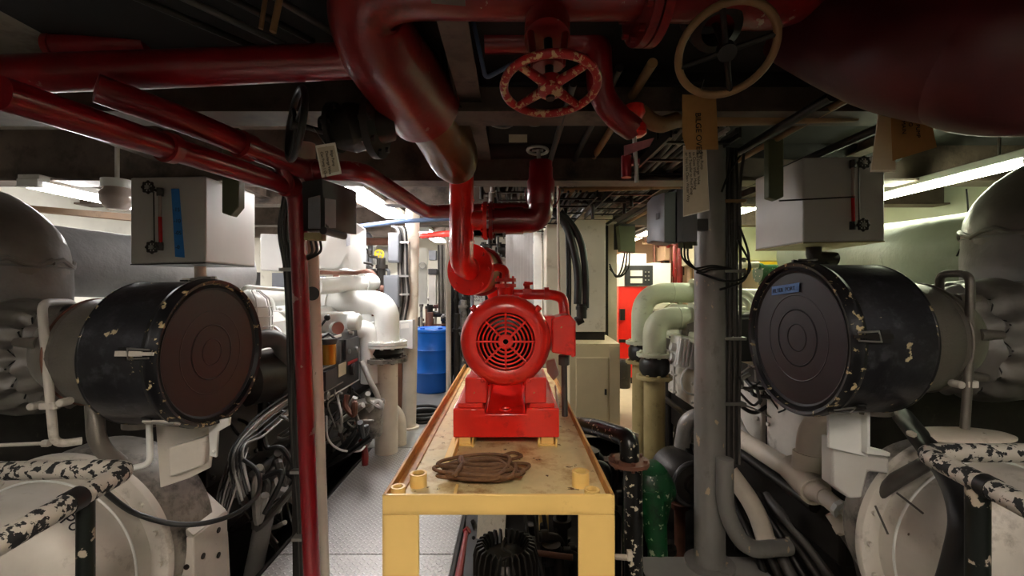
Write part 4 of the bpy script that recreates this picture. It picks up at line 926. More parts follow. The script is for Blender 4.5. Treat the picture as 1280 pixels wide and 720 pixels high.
# left engine details
t = E('crankcase_breather', P(312, 415, 2.75), 'white caged breather dome just right of the left air cleaner', 'breather')
O('dome', MB().lathe([(0, .26), (.07, .25), (.12, .20), (.135, .12), (.135, 0), (0, 0)], P(308, 416, 2.75), (0, 0, 1), 32), white, t)
mb = MB()
for k in range(10):
    a = 2*PI*k/10; mb.tube([P(308, 416, 2.75)+V((.142*math.cos(a)*f_, .142*math.sin(a)*f_, z)) for f_, z in ((1, 0), (1, .13), (.88, .21), (.5, .26))], .004, 6)
for z in (.04, .10, .16): mb.torus(P(308, 416, 2.75)+V((0, 0, z)), (0, 0, 1), .142, .004, 32, 6)
O('cage', mb, tank, t)
O('amber_band', MB().cyl(P(308, 424, 2.75), P(308, 416, 2.75), .12), amber, t)
pipe('coolant_hose', 'black elbow hose between the left air cleaner and the cable bundle', 'hose', rubberg, [P(268, 448, 2.5), P(300, 432, 2.6), P(350, 418, 2.75), P(362, 470, 2.8), P(362, 500, 2.8)], .055, .12)
single('alternator', 'dark rounded housing under the black elbow hose', 'alternator', steeld, MB().lathe([(0, -.2), (.1, -.2), (.15, -.15), (.16, .1), (.1, .2), (0, .2)], P(330, 470, 2.75), (.3, 1, 0), 32))
single('rocker_hose', 'white handrail pipe bent over the left engine top', 'pipe', white, MB().tube(fillet([P(302, 375, 2.8), P(305, 358, 2.8), P(355, 362, 3.1)], .04), .014))
t = E('water_pipe', P(483, 565, 4.1), 'white elbowed water pipe with bolted rubber joint, left of the blue drum', 'pipe')
O('elbow', MB().tube(fillet([P(405, 378, 4.3), P(484, 378, 4.1), P(484, 427, 4.1)], .28, 12), .11, 30), white, t)
O('collar', MB().cyl(P(412, 378, 4.3), P(419, 378, 4.28), .14, n=30), white, t)
mb = MB(); flange(mb, P(483, 428, 4.1), (0, 0, 1), .185, .028, 10, .016); flange(mb, P(483, 432, 4.1), (0, 0, 1), .185, .02, 10, .016); O('upper_flange', mb, white, t)
O('rubber_joint', MB().lathe([(.12, 0), (.15, .04), (.12, .09)], P(483, 446, 4.1), (0, 0, 1), 30), rubber, t)
mb = MB(); flange(mb, P(483, 449, 4.1), (0, 0, 1), .19, .035, 10, .018); O('lower_flange', mb, grime, t)
O('standpipe', MB().cyl(P(483, 451, 4.1), P(483, 585, 4.1), .102, n=30), offw, t)
single('water_pipe', 'shorter pale pipe rising beside the flanged standpipe', 'pipe', offw, MB().tube(fillet([P(499, 560, 4.3), P(499, 520, 4.3), P(480, 505, 4.4)], .1), .07))
single('exhaust_manifold', 'long white cylinder lying over the left engine', 'manifold', white, MB().cyl(P(395, 358, 3.9), P(468, 353, 4.6), .075, n=28).cyl(P(452, 354, 4.45), P(464, 353, 4.58), .095, n=28))
single('water_pipe', 'white domed vertical pipe behind the black control panel', 'pipe', white, MB().tube(fillet([P(440, 412, 4.0), P(462, 412, 4.05), P(463, 478, 4.05)], .14, 8), .085, 24))
single('hose', 'pinkish grey hose drooping from the control panel to the deck pipe', 'hose', cableg, MB().tube(spline([P(452, 452, 3.9), P(462, 475, 3.85), P(473, 500, 3.85), P(470, 530, 3.85), P(456, 560, 3.85)]), .024, 12))
t = E('fuel_pump', P(425, 415, 3.7), 'white pump casting on the left engine above the control panel', 'pump')
O('body', MB().box(P(424, 402, 3.8), (.22, .2, .16)).cyl(P(436, 402, 3.7), P(450, 402, 3.7), .07), white, t, bev=.015)
O('lever', MB().tube([P(398, 412, 3.1), P(408, 398, 3.1)], .008).sph(P(409, 397, 3.1), .022), rubber, t)
# control panel
t = E('instrument_console', (-1.36, 3.55, .68), 'black instrument panel with gauges and amber filter on the left engine side', 'instrument panel')
px_ = -1.36
O('fascia', MB().bb(px_-.05, px_, 2.95, 3.98, .69, 1.16), panelm, t, bev=.004)
O('trim_edge', MB().bb(px_-.052, px_+.004, 2.95, 3.985, .682, .692).bb(px_-.052, px_+.004, 3.978, 3.99, .682, 1.165), white, t)
def pan_(name, y0, y1, z0, z1, m, d=.006): O(name, MB().bb(px_, px_+d, y0, y1, z0, z1), m, t, bev=.002)
pan_('module', 3.32, 3.5, .94, 1.10, greyd, .03); pan_('module', 3.2, 3.4, .76, .90, greyd, .03); pan_('module', 3.62, 3.92, .92, 1.08, greyd, .02)
pan_('label_plate', 3.5, 3.66, .80, .90, tagw); pan_('label_plate', 3.70, 3.93, .86, .89, glassred); pan_('label_plate', 3.3, 3.56, 1.115, 1.135, lbl)
pan_('strip', 3.05, 3.45, .915, .925, steel); pan_('strip', 3.2, 3.6, .74, .75, steel)
for y, z, r in ((3.8, .81, .05), (3.25, .72, .03), (3.75, 1.12, .018), (3.68, .98, .02), (3.85, .98, .02)):
    O('dial', MB().cyl((px_, y, z), (px_+.03, y, z), r, n=20).cyl((px_+.03, y, z), (px_+.034, y, z), r*.7, n=20), greyd if r > .04 else steel, t)
O('amber_filter', MB().cyl(P(410, 455, 3.15), P(410, 430, 3.15), .055, n=28), amber, t)
O('filter_head', MB().cyl(P(410, 429, 3.15), P(410, 423, 3.15), .065, n=28).tube([P(400, 424, 3.15), P(411, 417, 3.15), P(421, 425, 3.15)], .009), greyd, t)
O('gauge', MB().cyl(P(419, 410, 3.3), P(419, 410, 3.25)+V((.02, 0, 0)), .045, n=24), steel, t)

# left-lower engine clutter: hoses, looms
pipe('wire_loom', 'thick grey wrapped wire loom climbing along the left engine', 'cable', cableg, [P(298, 620, 2.1), P(292, 568, 2.2), P(322, 530, 2.45), P(362, 498, 2.8)], .022, sm=True)
for k in range(5):
    single('loom_wire', 'loose wire running along the thick grey wrapped loom', 'cable', [rubber, cableg, rubberg][k % 3], MB().tube(spline([P(300+k*3, 630-k*4, 2.05), P(288+k*4, 572-k*3, 2.15), P(318+k*3, 524+k*5, 2.4), P(364, 490+k*6, 2.75)]), .006, 8), 'wires along the left engine loom')
pipe('wire_loom', 'second thinner grey loom just below the thick one', 'cable', cableg, [P(300, 600, 2.15), P(300, 560, 2.25), P(330, 540, 2.5), P(364, 512, 2.8)], .016, sm=True)
t = E('conduit', P(275, 720, 2.0), 'stubby beige conduit with wires fanning out at lower left', 'conduit')
O('tube', MB().cyl(P(277, 750, 2.0), P(273, 668, 2.0), .036, n=24), offw, t)
for i in range(6):
    O('wire', MB().tube(spline([P(268+i*2.2, 690, 2.0), P(269+i*2.4, 655, 2.0), P(272+i*4, 620, 2.05), P(284+i*4, 580, 2.15), P(295+i*3, 560, 2.25)]), .0045, 6), [rubberg, rubber, cableg][i % 3], t)
pipe('cable', 'single black cable swinging across the white flange from the rail', 'cable', rubber, [P(128, 612, 1.45), P(170, 642, 1.5), P(232, 656, 1.55), P(290, 644, 1.65), P(322, 618, 1.8), P(322, 590, 1.9), P(305, 575, 2.0)], .0085, sm=True)
pipe('coolant_hose', 'grey hose elbow rising from behind the white mounting foot', 'hose', greyd, [P(205, 612, 2.1), P(240, 620, 2.1), P(258, 640, 2.1), P(258, 660, 2.1)], .05, .1)
pipe('coolant_pipe', 'shiny grey metal pipe elbow low left of the red post', 'pipe', greyp, [P(352, 605, 2.6), P(340, 615, 2.6), P(332, 640, 2.6), P(316, 720, 2.6)], .05, .1)
pipe('coolant_pipe', 'dark pipe sloping up behind the grey elbow', 'pipe', steeld, [P(285, 640, 2.7), P(330, 600, 2.75), P(366, 560, 2.9)], .045, .1)
r1 = random.Random(5)
for i in range(16):
    x, y = r1.uniform(285, 350), r1.uniform(500, 620); Y = r1.uniform(2.3, 2.9)
    q = [P(x, y, Y)]
    for j in range(4): q.append(P(x+(j+1)*r1.uniform(-6, 16), y+(j+1)*r1.uniform(-2, 24), Y+r1.uniform(-.05, .12)))
    single('engine_hose', 'one of the tangled dark hoses low on the left engine', 'hose', [rubber, steeld, rubberg, cableg][i % 4], MB().tube(spline(q), r1.choice([.006, .009, .014, .022]), 8), 'tangled hoses low on the left engine')
for i in range(16):
    x, y = r1.uniform(405, 462), r1.uniform(485, 550); Y = r1.uniform(3.3, 3.9)
    q = [P(x, y, Y)]
    for j in range(4): q.append(P(x+(j+1)*r1.uniform(-9, 9), y+(j+1)*r1.uniform(2, 18), Y+r1.uniform(-.05, .12)))
    single('engine_hose', 'one of the tangled hoses under the black control panel', 'hose', [rubber, cableg, rubberg, rusty, cableg][i % 5], MB().tube(spline(q), r1.choice([.006, .009, .014, .022]), 8), 'tangled hoses under the control panel')
for i in range(14):
    x, y = r1.uniform(905, 960), r1.uniform(455, 500); Y = r1.uniform(2.5, 2.9)
    q = [P(x, y, Y)]
    for j in range(3): q.append(P(x+(j+1)*r1.uniform(4, 22), y+(j+1)*r1.uniform(-3, 17), Y-r1.uniform(.0, .25)))
    single('engine_hose', 'one of the oily wires below the right air cleaner', 'hose', [rubber, cableg, rubberg, steeld][i % 4], MB().tube(spline(q), r1.choice([.005, .008, .012]), 8), 'oily wires below the right air cleaner')
single('lube_filter', 'grey canister filter under the black control panel', 'filter', grime, MB().lathe([(0, 0), (.09, 0), (.10, .02), (.10, .26), (.12, .27), (.12, .30), (.05, .31), (0, .31)], P(463, 545, 3.8), (0, 0, 1), 28))
single('coupling_hose', 'dull red hose by the foot of the left engine', 'hose', redtop, MB().tube(spline([P(452, 512, 3.8), P(450, 540, 3.8), P(456, 565, 3.8), P(456, 590, 3.8)]), .028, 12))
single('cable', 'white looping cable on the left bilge edge', 'cable', white, MB().tube(spline([P(408, 520, 3.3), P(410, 548, 3.3), P(425, 562, 3.35), P(448, 564, 3.5), P(456, 558, 3.6)]), .008, 8))
single('hose_reel', 'coiled black hose lying on the deck behind the white pillar', 'hose', rubber, MB().torus((-1.02, 5.15, .02), (0, 0, 1), .22, .02).torus((-1.0, 5.13, .055), (0, 0, 1), .20, .02).torus((-1.03, 5.16, .09), (0, 0, 1), .21, .018))

# ================================================================ MIDDLE LEFT DISTANCE
t = E('deck_pillar', (-1.07, 4.85, 0), 'white painted pillar in front of the blue drum', 'pillar')
O('post', MB().tube([P(516, 262, 4.85), P(511, 537, 4.8)], .075, 28), offw, t)
O('base', MB().cyl((P(511, 537, 4.8).x, 4.8, .002), (P(511, 537, 4.8).x, 4.8, .02), .11), offw, t)
t = E('switch_box', P(507, 438, 4.65), 'pale grey switch box with green button on the white pillar', 'switch box')
O('box_body', MB().prism([P(491, 402, 4.68), P(516, 400, 4.6), P(516, 437, 4.6), P(491, 433, 4.68)], (0, .12, 0)), tank, t, bev=.006)
O('button', MB().cyl(P(493, 411, 4.68), P(493, 411, 4.65), .022, n=16), greenen, t)
O('knob', MB().cyl(P(501, 427, 4.66), P(501, 427, 4.63), .018, n=16), rubber, t)
O('label_plate', MB().prism([P(501, 405, 4.64), P(511, 404, 4.61), P(511, 410, 4.61), P(501, 411, 4.64)], (0, -.003, 0)), lbl, t)
b = E('drum', (-1.17, 6.6, 0), 'blue plastic drum standing on the grey deck', 'drum')
O('barrel', MB().lathe([(0, 0), (.26, 0), (.285, .03), (.29, .28), (.298, .29), (.29, .30), (.292, .60), (.30, .61), (.292, .62), (.28, .84), (.285, .86), (.30, .87), (.30, .90), (.275, .915), (.26, .90), (0, .90)], (-1.17, 6.6, 0), (0, 0, 1), 56), blue, b)
O('bung', MB().cyl((-1.04, 6.5, .90), (-1.04, 6.5, .925), .035, n=16), blue, b)
O('bung', MB().cyl((-1.3, 6.5, .90), (-1.3, 6.5, .925), .035, n=16), blue, b)
single('post', 'slim white post right of the blue drum', 'post', offw, MB().cyl(P(560, 285, 6.0), P(561, 503, 6.0), .035, n=16))
for i, (x, y0, y1, w) in enumerate(((492, 291, 328, 14), (489, 344, 384, 19))):
    single('switch_box', ['upper grey switch box left of the white pillar', 'lower grey switch box left of the white pillar'][i], 'switch box', grey, MB().prism([P(x-w/2, y0, 4.6), P(x+w/2, y0, 4.6), P(x+w/2, y1, 4.6), P(x-w/2, y1, 4.6)], (0, .12, 0)).box(P(x, (y0+y1)/2, 4.6), (w/F*4.6*.9, .02, (y1-y0)/F*4.6*.9)), bev=.004)
for i in range(6):
    single('pillar_cable', 'cable in the bundle strapped left of the white pillar', 'cable', [rubberg, cableg, rubber][i % 3], MB().tube(spline([P(489+i*3, 283, 4.7), P(497+i*2.2, 292, 4.7), P(498+i*2.2, 340, 4.7), P(500+i*2.2, 370, 4.7), P(496+i*2, 400, 4.72)]), .011, 8), 'cables left of the white pillar')
for i, y in enumerate((303, 345, 368)):
    single('cable_strap', ['top', 'middle', 'bottom'][i]+' steel strap on the cable bundle left of the white pillar', 'strap', steel, MB().box(P(504, y, 4.64), (.13, .04, .02)))
t = E('switch_box', P(540, 382, 5.6), 'tall pale blue grey box beside the slim white post', 'switch box')
O('box_body', MB().prism([P(536, 343, 5.6), P(545, 343, 5.6), P(545, 381, 5.6), P(536, 381, 5.6)], (0, .12, 0)), tank, t, bev=.004)
O('top_cap', MB().prism([P(535, 336, 5.58), P(546, 336, 5.58), P(546, 343, 5.58), P(535, 343, 5.58)], (0, .15, 0)), greyd, t, bev=.004)
single('switch_box', 'small grey box above the tall pale box', 'switch box', grey, MB().prism([P(536, 313, 5.6), P(545, 313, 5.6), P(545, 325, 5.6), P(536, 325, 5.6)], (0, .1, 0)), bev=.004)
for i in range(4):
    single('pillar_cable', 'cable in the bundle beside the slim white post', 'cable', [rubberg, cableg][i % 2], MB().cyl(P(548+i*2.4, 306, 5.8), P(549+i*2.4, 392, 5.8), .012, n=8), 'cables beside the slim white post')
for i, x in enumerate((520, 528)):
    t = E('pressure_gauge', P(x, 332, 6.6), ['left', 'right'][i]+' one of two round white gauges behind the white pillar', 'gauge', 'pair of gauges')
    O('case', MB().cyl(P(x, 332, 6.64), P(x, 332, 6.58), .05, n=24), steel, t); O('dial_face', MB().cyl(P(x, 332, 6.58), P(x, 332, 6.57), .042, n=24), lbl, t)
single('gauge_board', 'white board behind the two round gauges', 'board', wallw, MB().prism([P(518, 310, 6.66), P(534, 310, 6.66), P(534, 380, 6.66), P(518, 380, 6.66)], (0, .03, 0)))
# wall boxes / tanks mid left
single('wall_cabinet', 'white cabinet hung behind the cable bundle and red post', 'cabinet', tank, MB().prism([P(325, 292, 4.0), P(372, 294, 4.0), P(372, 339, 4.0), P(325, 338, 4.0)], (0, .4, 0)), bev=.01)
t = E('header_tank', P(415, 337, 3.6), 'second white tank just right of the red post below the dark box', 'tank')
O('tank_body', MB().prism([P(392, 270, 3.5), P(424, 270, 3.5), P(442, 280, 4.1), P(442, 335, 4.1), P(424, 337, 3.5), P(392, 337, 3.5)], (0, .35, 0)), tank, t, bev=.008)
O('gland_plate', MB().prism([P(434, 292, 3.72), P(438, 292, 3.84), P(438, 306, 3.84), P(434, 308, 3.72)], (0, -.02, 0)), grey, t)
pipe('pipe_run', 'brown pipe running behind the red post and turning down at the white engine', 'pipe', rusty, [P(398, 339, 4.5), P(462, 340, 4.6), P(468, 346, 4.6), P(469, 395, 4.6)], .035, .1)
pipe('pipe_run', 'short brown pipe below the longer brown pipe', 'pipe', rusty, [P(420, 341, 4.8), P(420, 352, 4.8), P(450, 351, 4.8)], .03, .05)
single('bulkhead_panel', 'blank grey panel behind the left engine top', 'panel', greyd, MB().prism([P(262, 340, 4.2), P(318, 340, 4.2), P(318, 372, 4.2), P(262, 372, 4.2)], (0, .1, 0)))
single('door_panel', 'grey door leaf behind the red post at engine height', 'panel', grey, MB().prism([P(396, 345, 4.9), P(405, 345, 4.9), P(406, 372, 4.9), P(396, 374, 4.9)], (0, .05, 0)).prism([P(340, 341, 4.6), P(357, 341, 4.6), P(357, 362, 4.6), P(340, 362, 4.6)], (0, .05, 0)))
single('cross_conduit', 'blue grey conduit crossing under the far deckhead left of the riser', 'conduit', bluep, MB().tube(fillet([P(440, 284, 4.4), P(500, 277, 4.5), P(580, 272, 4.6)], .1), .022))
single('drop_rod', 'blue grey rod dropping to a small black valve', 'rod', bluep, MB().cyl(P(450, 283, 4.4), P(452, 330, 4.4), .012, n=10))
handwheel('valve_key', 'small dark butterfly valve on the blue grey rod', P(452, 331, 4.4), (0, .2, 1), .10, .012, 2, steeld, None, 0, None, 'valve')
single('cross_conduit', 'light cream pipe crossing the bright space left of centre', 'pipe', white, MB().cyl(P(400, 317, 6.2), P(500, 317, 6.2), .11, n=24).cyl(P(467, 317, 6.15), P(471, 317, 6.15), .15, n=24))
single('cross_conduit', 'cream pipe lower behind the brown pipes', 'pipe', wallw, MB().cyl(P(400, 364, 6.4), P(500, 345, 6.0), .06, n=24))
single('cross_conduit', 'brown pipe high in the bright space left of centre', 'pipe', rusty, MB().cyl(P(440, 302, 5.8), P(500, 302, 5.8), .05, n=16))
for i, (x, y) in enumerate(((460, 352), (474, 318))):
    handwheel('handwheel', ['small yellow green valve wheel above the white manifold', 'small yellow valve wheel on the cream pipe'][i], P(x, y, 5.2), (.1, 1, .1), .05, .009, 4, yell)
r2 = random.Random(11)
def clutter(n, x0, x1, ya, yb, Y0, Y1, ms, label, group, rr=(.015, .05), up=None, zend=0.0):
    for i in range(n):
        x, y, Y = r2.uniform(x0, x1), r2.uniform(ya, yb), r2.uniform(Y0, Y1)
        k = r2.random(); r = r2.uniform(*rr); L_ = r2.uniform(10, 34)
        a = P(x, y, Y)
        if k < .4: q = fillet([a, P(x+L_, y, Y), P(x+L_, y+L_, Y)], .06)
        elif k < .7: q = [a, P(x, y+L_*1.3, Y)]
        else: q = fillet([a, P(x, y+L_*.5, Y), P(x+L_*.7, y+L_*.5, Y), P(x+L_*.7, y+L_, Y)], .05)
        if up is None: up = yb < 300
        if up: q = [V((q[0].x, q[0].y, 2.555))]+q if abs(q[0].x-q[1].x) < 1e-6 else [V((q[0].x, q[0].y, 2.555))]+fillet([q[0]]+q[1:], .01)
        else: q = q+[V((q[-1].x, q[-1].y, zend))]
        mb = MB().tube(q, r, 12)
        m0 = (q[0]+q[1])/2; ax = (q[1]-q[0]).normalized()
        mb.cyl(m0-ax*.02, m0+ax*.02, r*1.6, n=16)
        single('fitting_pipe', label, 'pipe', ms[i % len(ms)], mb, group)
clutter(24, 438, 478, 288, 375, 5.0, 6.2, [steeld, wallw, rusty, steeld, white, grey], 'small pipe in the bright jumble left of the white pillar', 'distant pipes left of the white pillar')
clutter(22, 518, 552, 372, 430, 6.95, 7.6, [steeld, rusty, grime, steeld], 'small dark pipe in the jumble above the blue drum', 'distant pipes above the blue drum')
clutter(30, 560, 602, 340, 450, 5.9, 6.7, [steeld, grime, rubber, grey, steeld], 'small pipe in the jumble between slim white post and motor', 'distant pipes left of the motor')
clutter(16, 588, 636, 292, 330, 5.6, 6.5, [steeld, grey, steeld, grime], 'small pipe in the dark space right of the riser', 'distant pipes right of the riser')
clutter(12, 575, 650, 205, 248, 3.4, 4.2, [steeld, grime, rubber, cableg], 'small overhead pipe in the dark between riser and angle valve', 'overhead pipes behind the riser', (.008, .025))
clutter(10, 705, 850, 200, 260, 3.5, 5.0, [steeld, tan, rubber, cableg, steeld], 'small overhead pipe in the dark right of the angle valve', 'overhead pipes right of the angle valve', (.006, .02))
single('notice', 'white notice sheet with printed lines above the motor', 'notice', lbl, MB().prism([P(588, 362, 6.0), P(606, 362, 6.0), P(606, 382, 6.0), P(588, 382, 6.0)], (0, .004, 0)))
n_ = [o for o in bpy.data.objects if o.name == 'notice'][0]
text('lettering', 'ENGINE\nWATER\nTANK 2', .042, P(590, 369, 5.996), (1, 0, 0), (0, 0, 1), inkm, n_)

t = E('air_compressor', P(583, 470, 6.3), 'dark grey machine standing behind the slim white post left of the motor', 'compressor')
O('tank_shell', MB().lathe([(0, -.3), (.12, -.28), (.17, -.2), (.17, .2), (.12, .28), (0, .3)], (P(583, 0, 6.3).x, 6.3, .25), (0, 1, 0), 32), grime, t)
O('pump_head', MB().box(P(582, 438, 6.2), (.24, .26, .30)).cyl(P(582, 424, 6.2), P(582, 408, 6.2), .09, n=20), steeld, t, bev=.02)
O('pulley', MB().torus(P(590, 440, 6.0), (.2, 1, 0), .14, .018, 32, 8).cyl(P(590, 440, 6.0), P(590, 440, 6.1), .03), steeld, t)
for dx in (-.12, .12):
    for dy in (-.18, .18): O('leg', MB().bb(P(583, 0, 6.3).x+dx-.02, P(583, 0, 6.3).x+dx+.02, 6.3+dy-.02, 6.3+dy+.02, 0, .15), steeld, t)

# ================================================================ CENTRE CABINETS
t = E('switch_cabinet', P(745, 535, 4.85), 'tall stained cream cabinet with a box top and door base right of the motor', 'cabinet')
zt = P(0, 268, 4.85).z; zb = P(0, 415, 4.85).z
O('upper_body', MB().bb(P(683, 0, 4.85).x, P(757, 0, 4.85).x, 4.85, 5.3, zb, zt), cabm2, t, bev=.006)
O('top_cap', MB().bb(P(700, 0, 4.8).x, P(766, 0, 4.8).x, 4.80, 5.3, zt-.05, zt+.02), cabm2, t, bev=.004)
O('neck', MB().bb(P(718, 0, 4.85).x, P(757, 0, 4.85).x, 4.9, 5.3, P(0, 428, 4.85).z, zb), steeld, t)
O('lower_body', MB().bb(P(712, 0, 4.75).x, P(768, 0, 4.75).x, 4.75, 5.4, .0, P(0, 432, 4.75).z), cabm, t, bev=.006)
O('sloped_top', MB().prism([P(712, 432, 4.75), P(775, 432, 4.75), P(758, 421, 5.1), P(712, 421, 5.1)], (0, 0, .02)), cabm, t)
dr = O('door', MB().bb(P(720, 0, 4.74).x, P(760, 0, 4.74).x, 4.735, 4.75, .08, P(0, 447, 4.74).z), cabm, t, bev=.004)
O('latch', MB().box(P(757, 490, 4.72), (.02, .02, .06)), steeld, dr)
O('side_post', MB().bb(P(762, 0, 4.74).x, P(775, 0, 4.74).x, 4.74, 4.9, 0, P(0, 432, 4.75).z), cabm, t, bev=.004)
single('doorway_edge', 'pale green door post right of the cream cabinet', 'post', offw, MB().bb(P(759, 0, 5.4).x, P(771, 0, 5.4).x, 5.4, 5.6, 0, 2.3))
single('doorway_edge', 'black strip put in for shade in the gap between cabinet and door post', 'post', hull, MB().bb(P(757, 0, 5.35).x, P(761, 0, 5.35).x, 5.38, 5.42, 0, 2.25))  # black strip stands in for the shade inside the gap
single('tread_panel', 'upright diamond tread panel behind the branch line', 'panel', dplate, MB().bb(P(632, 0, 5.4).x, P(666, 0, 5.4).x, 5.4, 5.42, .0, P(0, 288, 5.4).z))
single('post', 'bright white upright between tread panel and cabinet', 'post', white, MB().bb(P(667, 0, 5.3).x, P(677, 0, 5.3).x, 5.3, 5.4, 0, 2.28), bev=.004)
single('post', 'second white upright beside the cabinet', 'post', white, MB().bb(P(679, 0, 5.5).x, P(681.5, 0, 5.5).x, 5.5, 5.6, 0, 2.28), bev=.004)
single('bulkhead_panel', 'white panel behind the black hoses', 'panel', wallw, MB().bb(P(678, 0, 5.7).x, P(712, 0, 5.7).x, 5.7, 5.75, 0, 2.3))
t = E('junction_box', P(782, 316, 5.2), 'olive green junction box high beside the doorway', 'junction box')
O('box_body', MB().prism([P(773, 282, 5.2), P(794, 283, 5.2), P(794, 316, 5.2), P(776, 314, 5.2)], (0, .14, 0)), olive, t, bev=.004)
O('back_plate', MB().prism([P(768, 280, 5.36), P(794, 280, 5.36), P(794, 312, 5.36), P(768, 312, 5.36)], (0, .03, 0)), greyd, t)
for i in range(3):
    single('pillar_cable', 'thin cable looping under the olive box', 'cable', rubber, MB().tube(spline([P(787-i*3, 316, 5.25), P(785-i*4, 336, 5.25), P(774-i*2, 346, 5.25), P(762, 336-i*3, 5.3)]), .010, 8), 'cables under the olive box')
# red cabinet with instrument panel
t = E('control_cabinet', P(796, 490, 7.0), 'red cabinet with white top band and dark instrument face seen through the doorway', 'cabinet')
O('body', MB().bb(P(773, 0, 7).x, P(824, 0, 7).x, 7.0, 7.7, .1, P(0, 358, 7).z), red, t, bev=.006)
O('plinth', MB().bb(P(775, 0, 7).x, P(822, 0, 7).x, 7.03, 7.7, 0, .1), hull, t)
O('head_box', MB().bb(P(772, 0, 7).x, P(838, 0, 7).x, 6.98, 7.7, P(0, 358, 7).z, P(0, 329, 7).z), white, t, bev=.006)
ip = O('instrument_face', MB().bb(P(781, 0, 7).x, P(815, 0, 7).x, 6.95, 6.98, P(0, 357, 7).z, P(0, 332, 7).z), panelm, t, bev=.004)
for y0, y1 in ((338, 345), (348, 354)): O('meter', MB().bb(P(788, 0, 6.94).x, P(803, 0, 6.94).x, 6.935, 6.95, P(0, y1, 6.94).z, P(0, y0, 6.94).z), lbl, ip)
for x in (807, 811):
    for y in (340, 345, 350): O('knob', MB().cyl(P(x, y, 6.95), P(x, y, 6.93), .012, n=10), steel, ip)
O('door_handle', MB().bb(P(775, 0, 6.97).x, P(781, 0, 6.97).x, 6.95, 7.0, P(0, 400, 7).z, P(0, 386, 7).z), hull, t)
O('louvre', MB().bb(P(774, 0, 6.98).x, P(782, 0, 6.98).x, 6.98, 7.0, P(0, 428, 7).z, P(0, 424, 7).z), hull, t)
single('wall_box', 'white meter box above the red cabinet', 'box', white, MB().bb(P(774, 0, 7.4).x, P(808, 0, 7.4).x, 7.4, 7.6, P(0, 330, 7.4).z, P(0, 317, 7.4).z).bb(P(790, 0, 7.35).x, P(791, 0, 7.35).x, 7.38, 7.4, P(0, 330, 7.4).z, P(0, 317, 7.4).z), bev=.004)
single('switch_box', 'grey white switch box right of the instrument face', 'switch box', tank, MB().bb(P(817, 0, 7.2).x, P(826, 0, 7.2).x, 7.2, 7.35, P(0, 346, 7.2).z, P(0, 328, 7.2).z), bev=.004)
single('fire_extinguisher', 'dark round bottle at the foot of the red cabinet', 'bottle', steeld, MB().lathe([(0, 0), (.1, 0), (.11, .03), (.11, .35), (.06, .43), (0, .43)], (P(780, 0, 6.7).x, 6.75, 0), (0, 0, 1), 24))
clutter(12, 795, 850, 280, 312, 7.4, 8.4, [rusty, wallp, redtop, rusty], 'small rust coloured pipe high in the warm space behind the doorway', 'distant pipes in the warm space')
for i, x in enumerate((834, 845, 853)):
    single('wall_slot', ['left', 'middle', 'right'][i]+' black cabinet opening on the peach bulkhead', 'locker', hull, MB().bb(P(x-3.5, 0, 8).x, P(x+2.5, 0, 8).x, 8.0, 8.1, P(0, 344, 8).z, P(0, 326, 8).z).bb(P(x-4.2, 0, 8).x, P(x+3.2, 0, 8).x, 8.1, 8.4, P(0, 345, 8).z, P(0, 325, 8).z))
single('warm_cabinet', 'peach coloured locker high behind the grey junction boxes', 'cabinet', wallp, MB().bb(P(831, 0, 7.8).x, P(868, 0, 7.8).x, 7.8, 8.2, P(0, 325, 7.8).z, P(0, 305, 7.8).z), bev=.01)
# green pipes
def green_pipe(pts, Y, r, yf, label, m):
    t = E('water_pipe', P(pts[-1][0], pts[-1][1], Y), label, 'pipe')
    x = pts[-1][0]
    O('elbow', MB().tube(fillet([P(a, b_, Y) for a, b_ in pts[:-1]]+[P(x, yf, Y)], .30, 12), r, 30), m, t)
    O('weld', MB().torus(P((pts[0][0]+pts[1][0])/2+6, pts[0][1], Y), (1, 0, 0), r*.98, .006), m, t)
    mb = MB(); flange(mb, P(x, yf, Y), (0, 0, 1), r*1.55, .03, 8, .016); O('upper_flange', mb, m, t)
    O('rubber_joint', MB().lathe([(r*1.0, 0), (r*1.3, .05), (r*1.3, .13), (r*1.0, .18)], P(x, yf+27*4/Y, Y), (0, 0, 1), 30), rubber, t)
    mb = MB(); flange(mb, P(x, yf+28*4/Y, Y), (0, 0, 1), r*1.55, .03, 8, .016); O('lower_flange', mb, khaki, t)
    O('standpipe', MB().cyl(P(x, yf+29*4/Y, Y), (P(x, 0, Y).x, Y, -.6), r*.92, n=30), khaki, t)
    O('end_flange', MB().cyl(P(pts[0][0]-2, pts[0][1], Y), P(pts[0][0]+3, pts[0][1], Y), r*1.4, n=30), m, t)
green_pipe([(866, 366), (802, 366), (802, 429)], 4.7, .105, 428, 'farther pale green elbow pipe, taller, with flanged joint', pgreen)
green_pipe([(866, 398), (818, 398), (818, 443)], 4.0, .10, 443, 'nearer pale green elbow pipe with flanged joint and khaki standpipe', pgreen)
t = E('fuel_module', P(855, 455, 3.9), 'white ribbed engine module left of the grey pillar', 'module')
O('body', MB().box(P(855, 440, 3.9), (.20, .2, .26), Matrix.Rotation(.15, 3, 'Y')), white, t, bev=.01)
for k in range(4): O('rib', MB().box(P(849+k*5, 440+k*.7, 3.79), (.012, .03, .22), Matrix.Rotation(.15, 3, 'Y')), white, t, bev=.003)
O('side_port', MB().cyl(P(846, 435, 3.85), P(838, 433, 3.85), .035).cyl(P(846, 448, 3.85), P(838, 446, 3.85), .035), white, t)
pipe('cable', 'thin white cable looping below the ribbed module', 'cable', white, [P(864, 455, 3.8), P(852, 470, 3.8), P(855, 488, 3.8), P(868, 494, 3.8)], .008, sm=True)
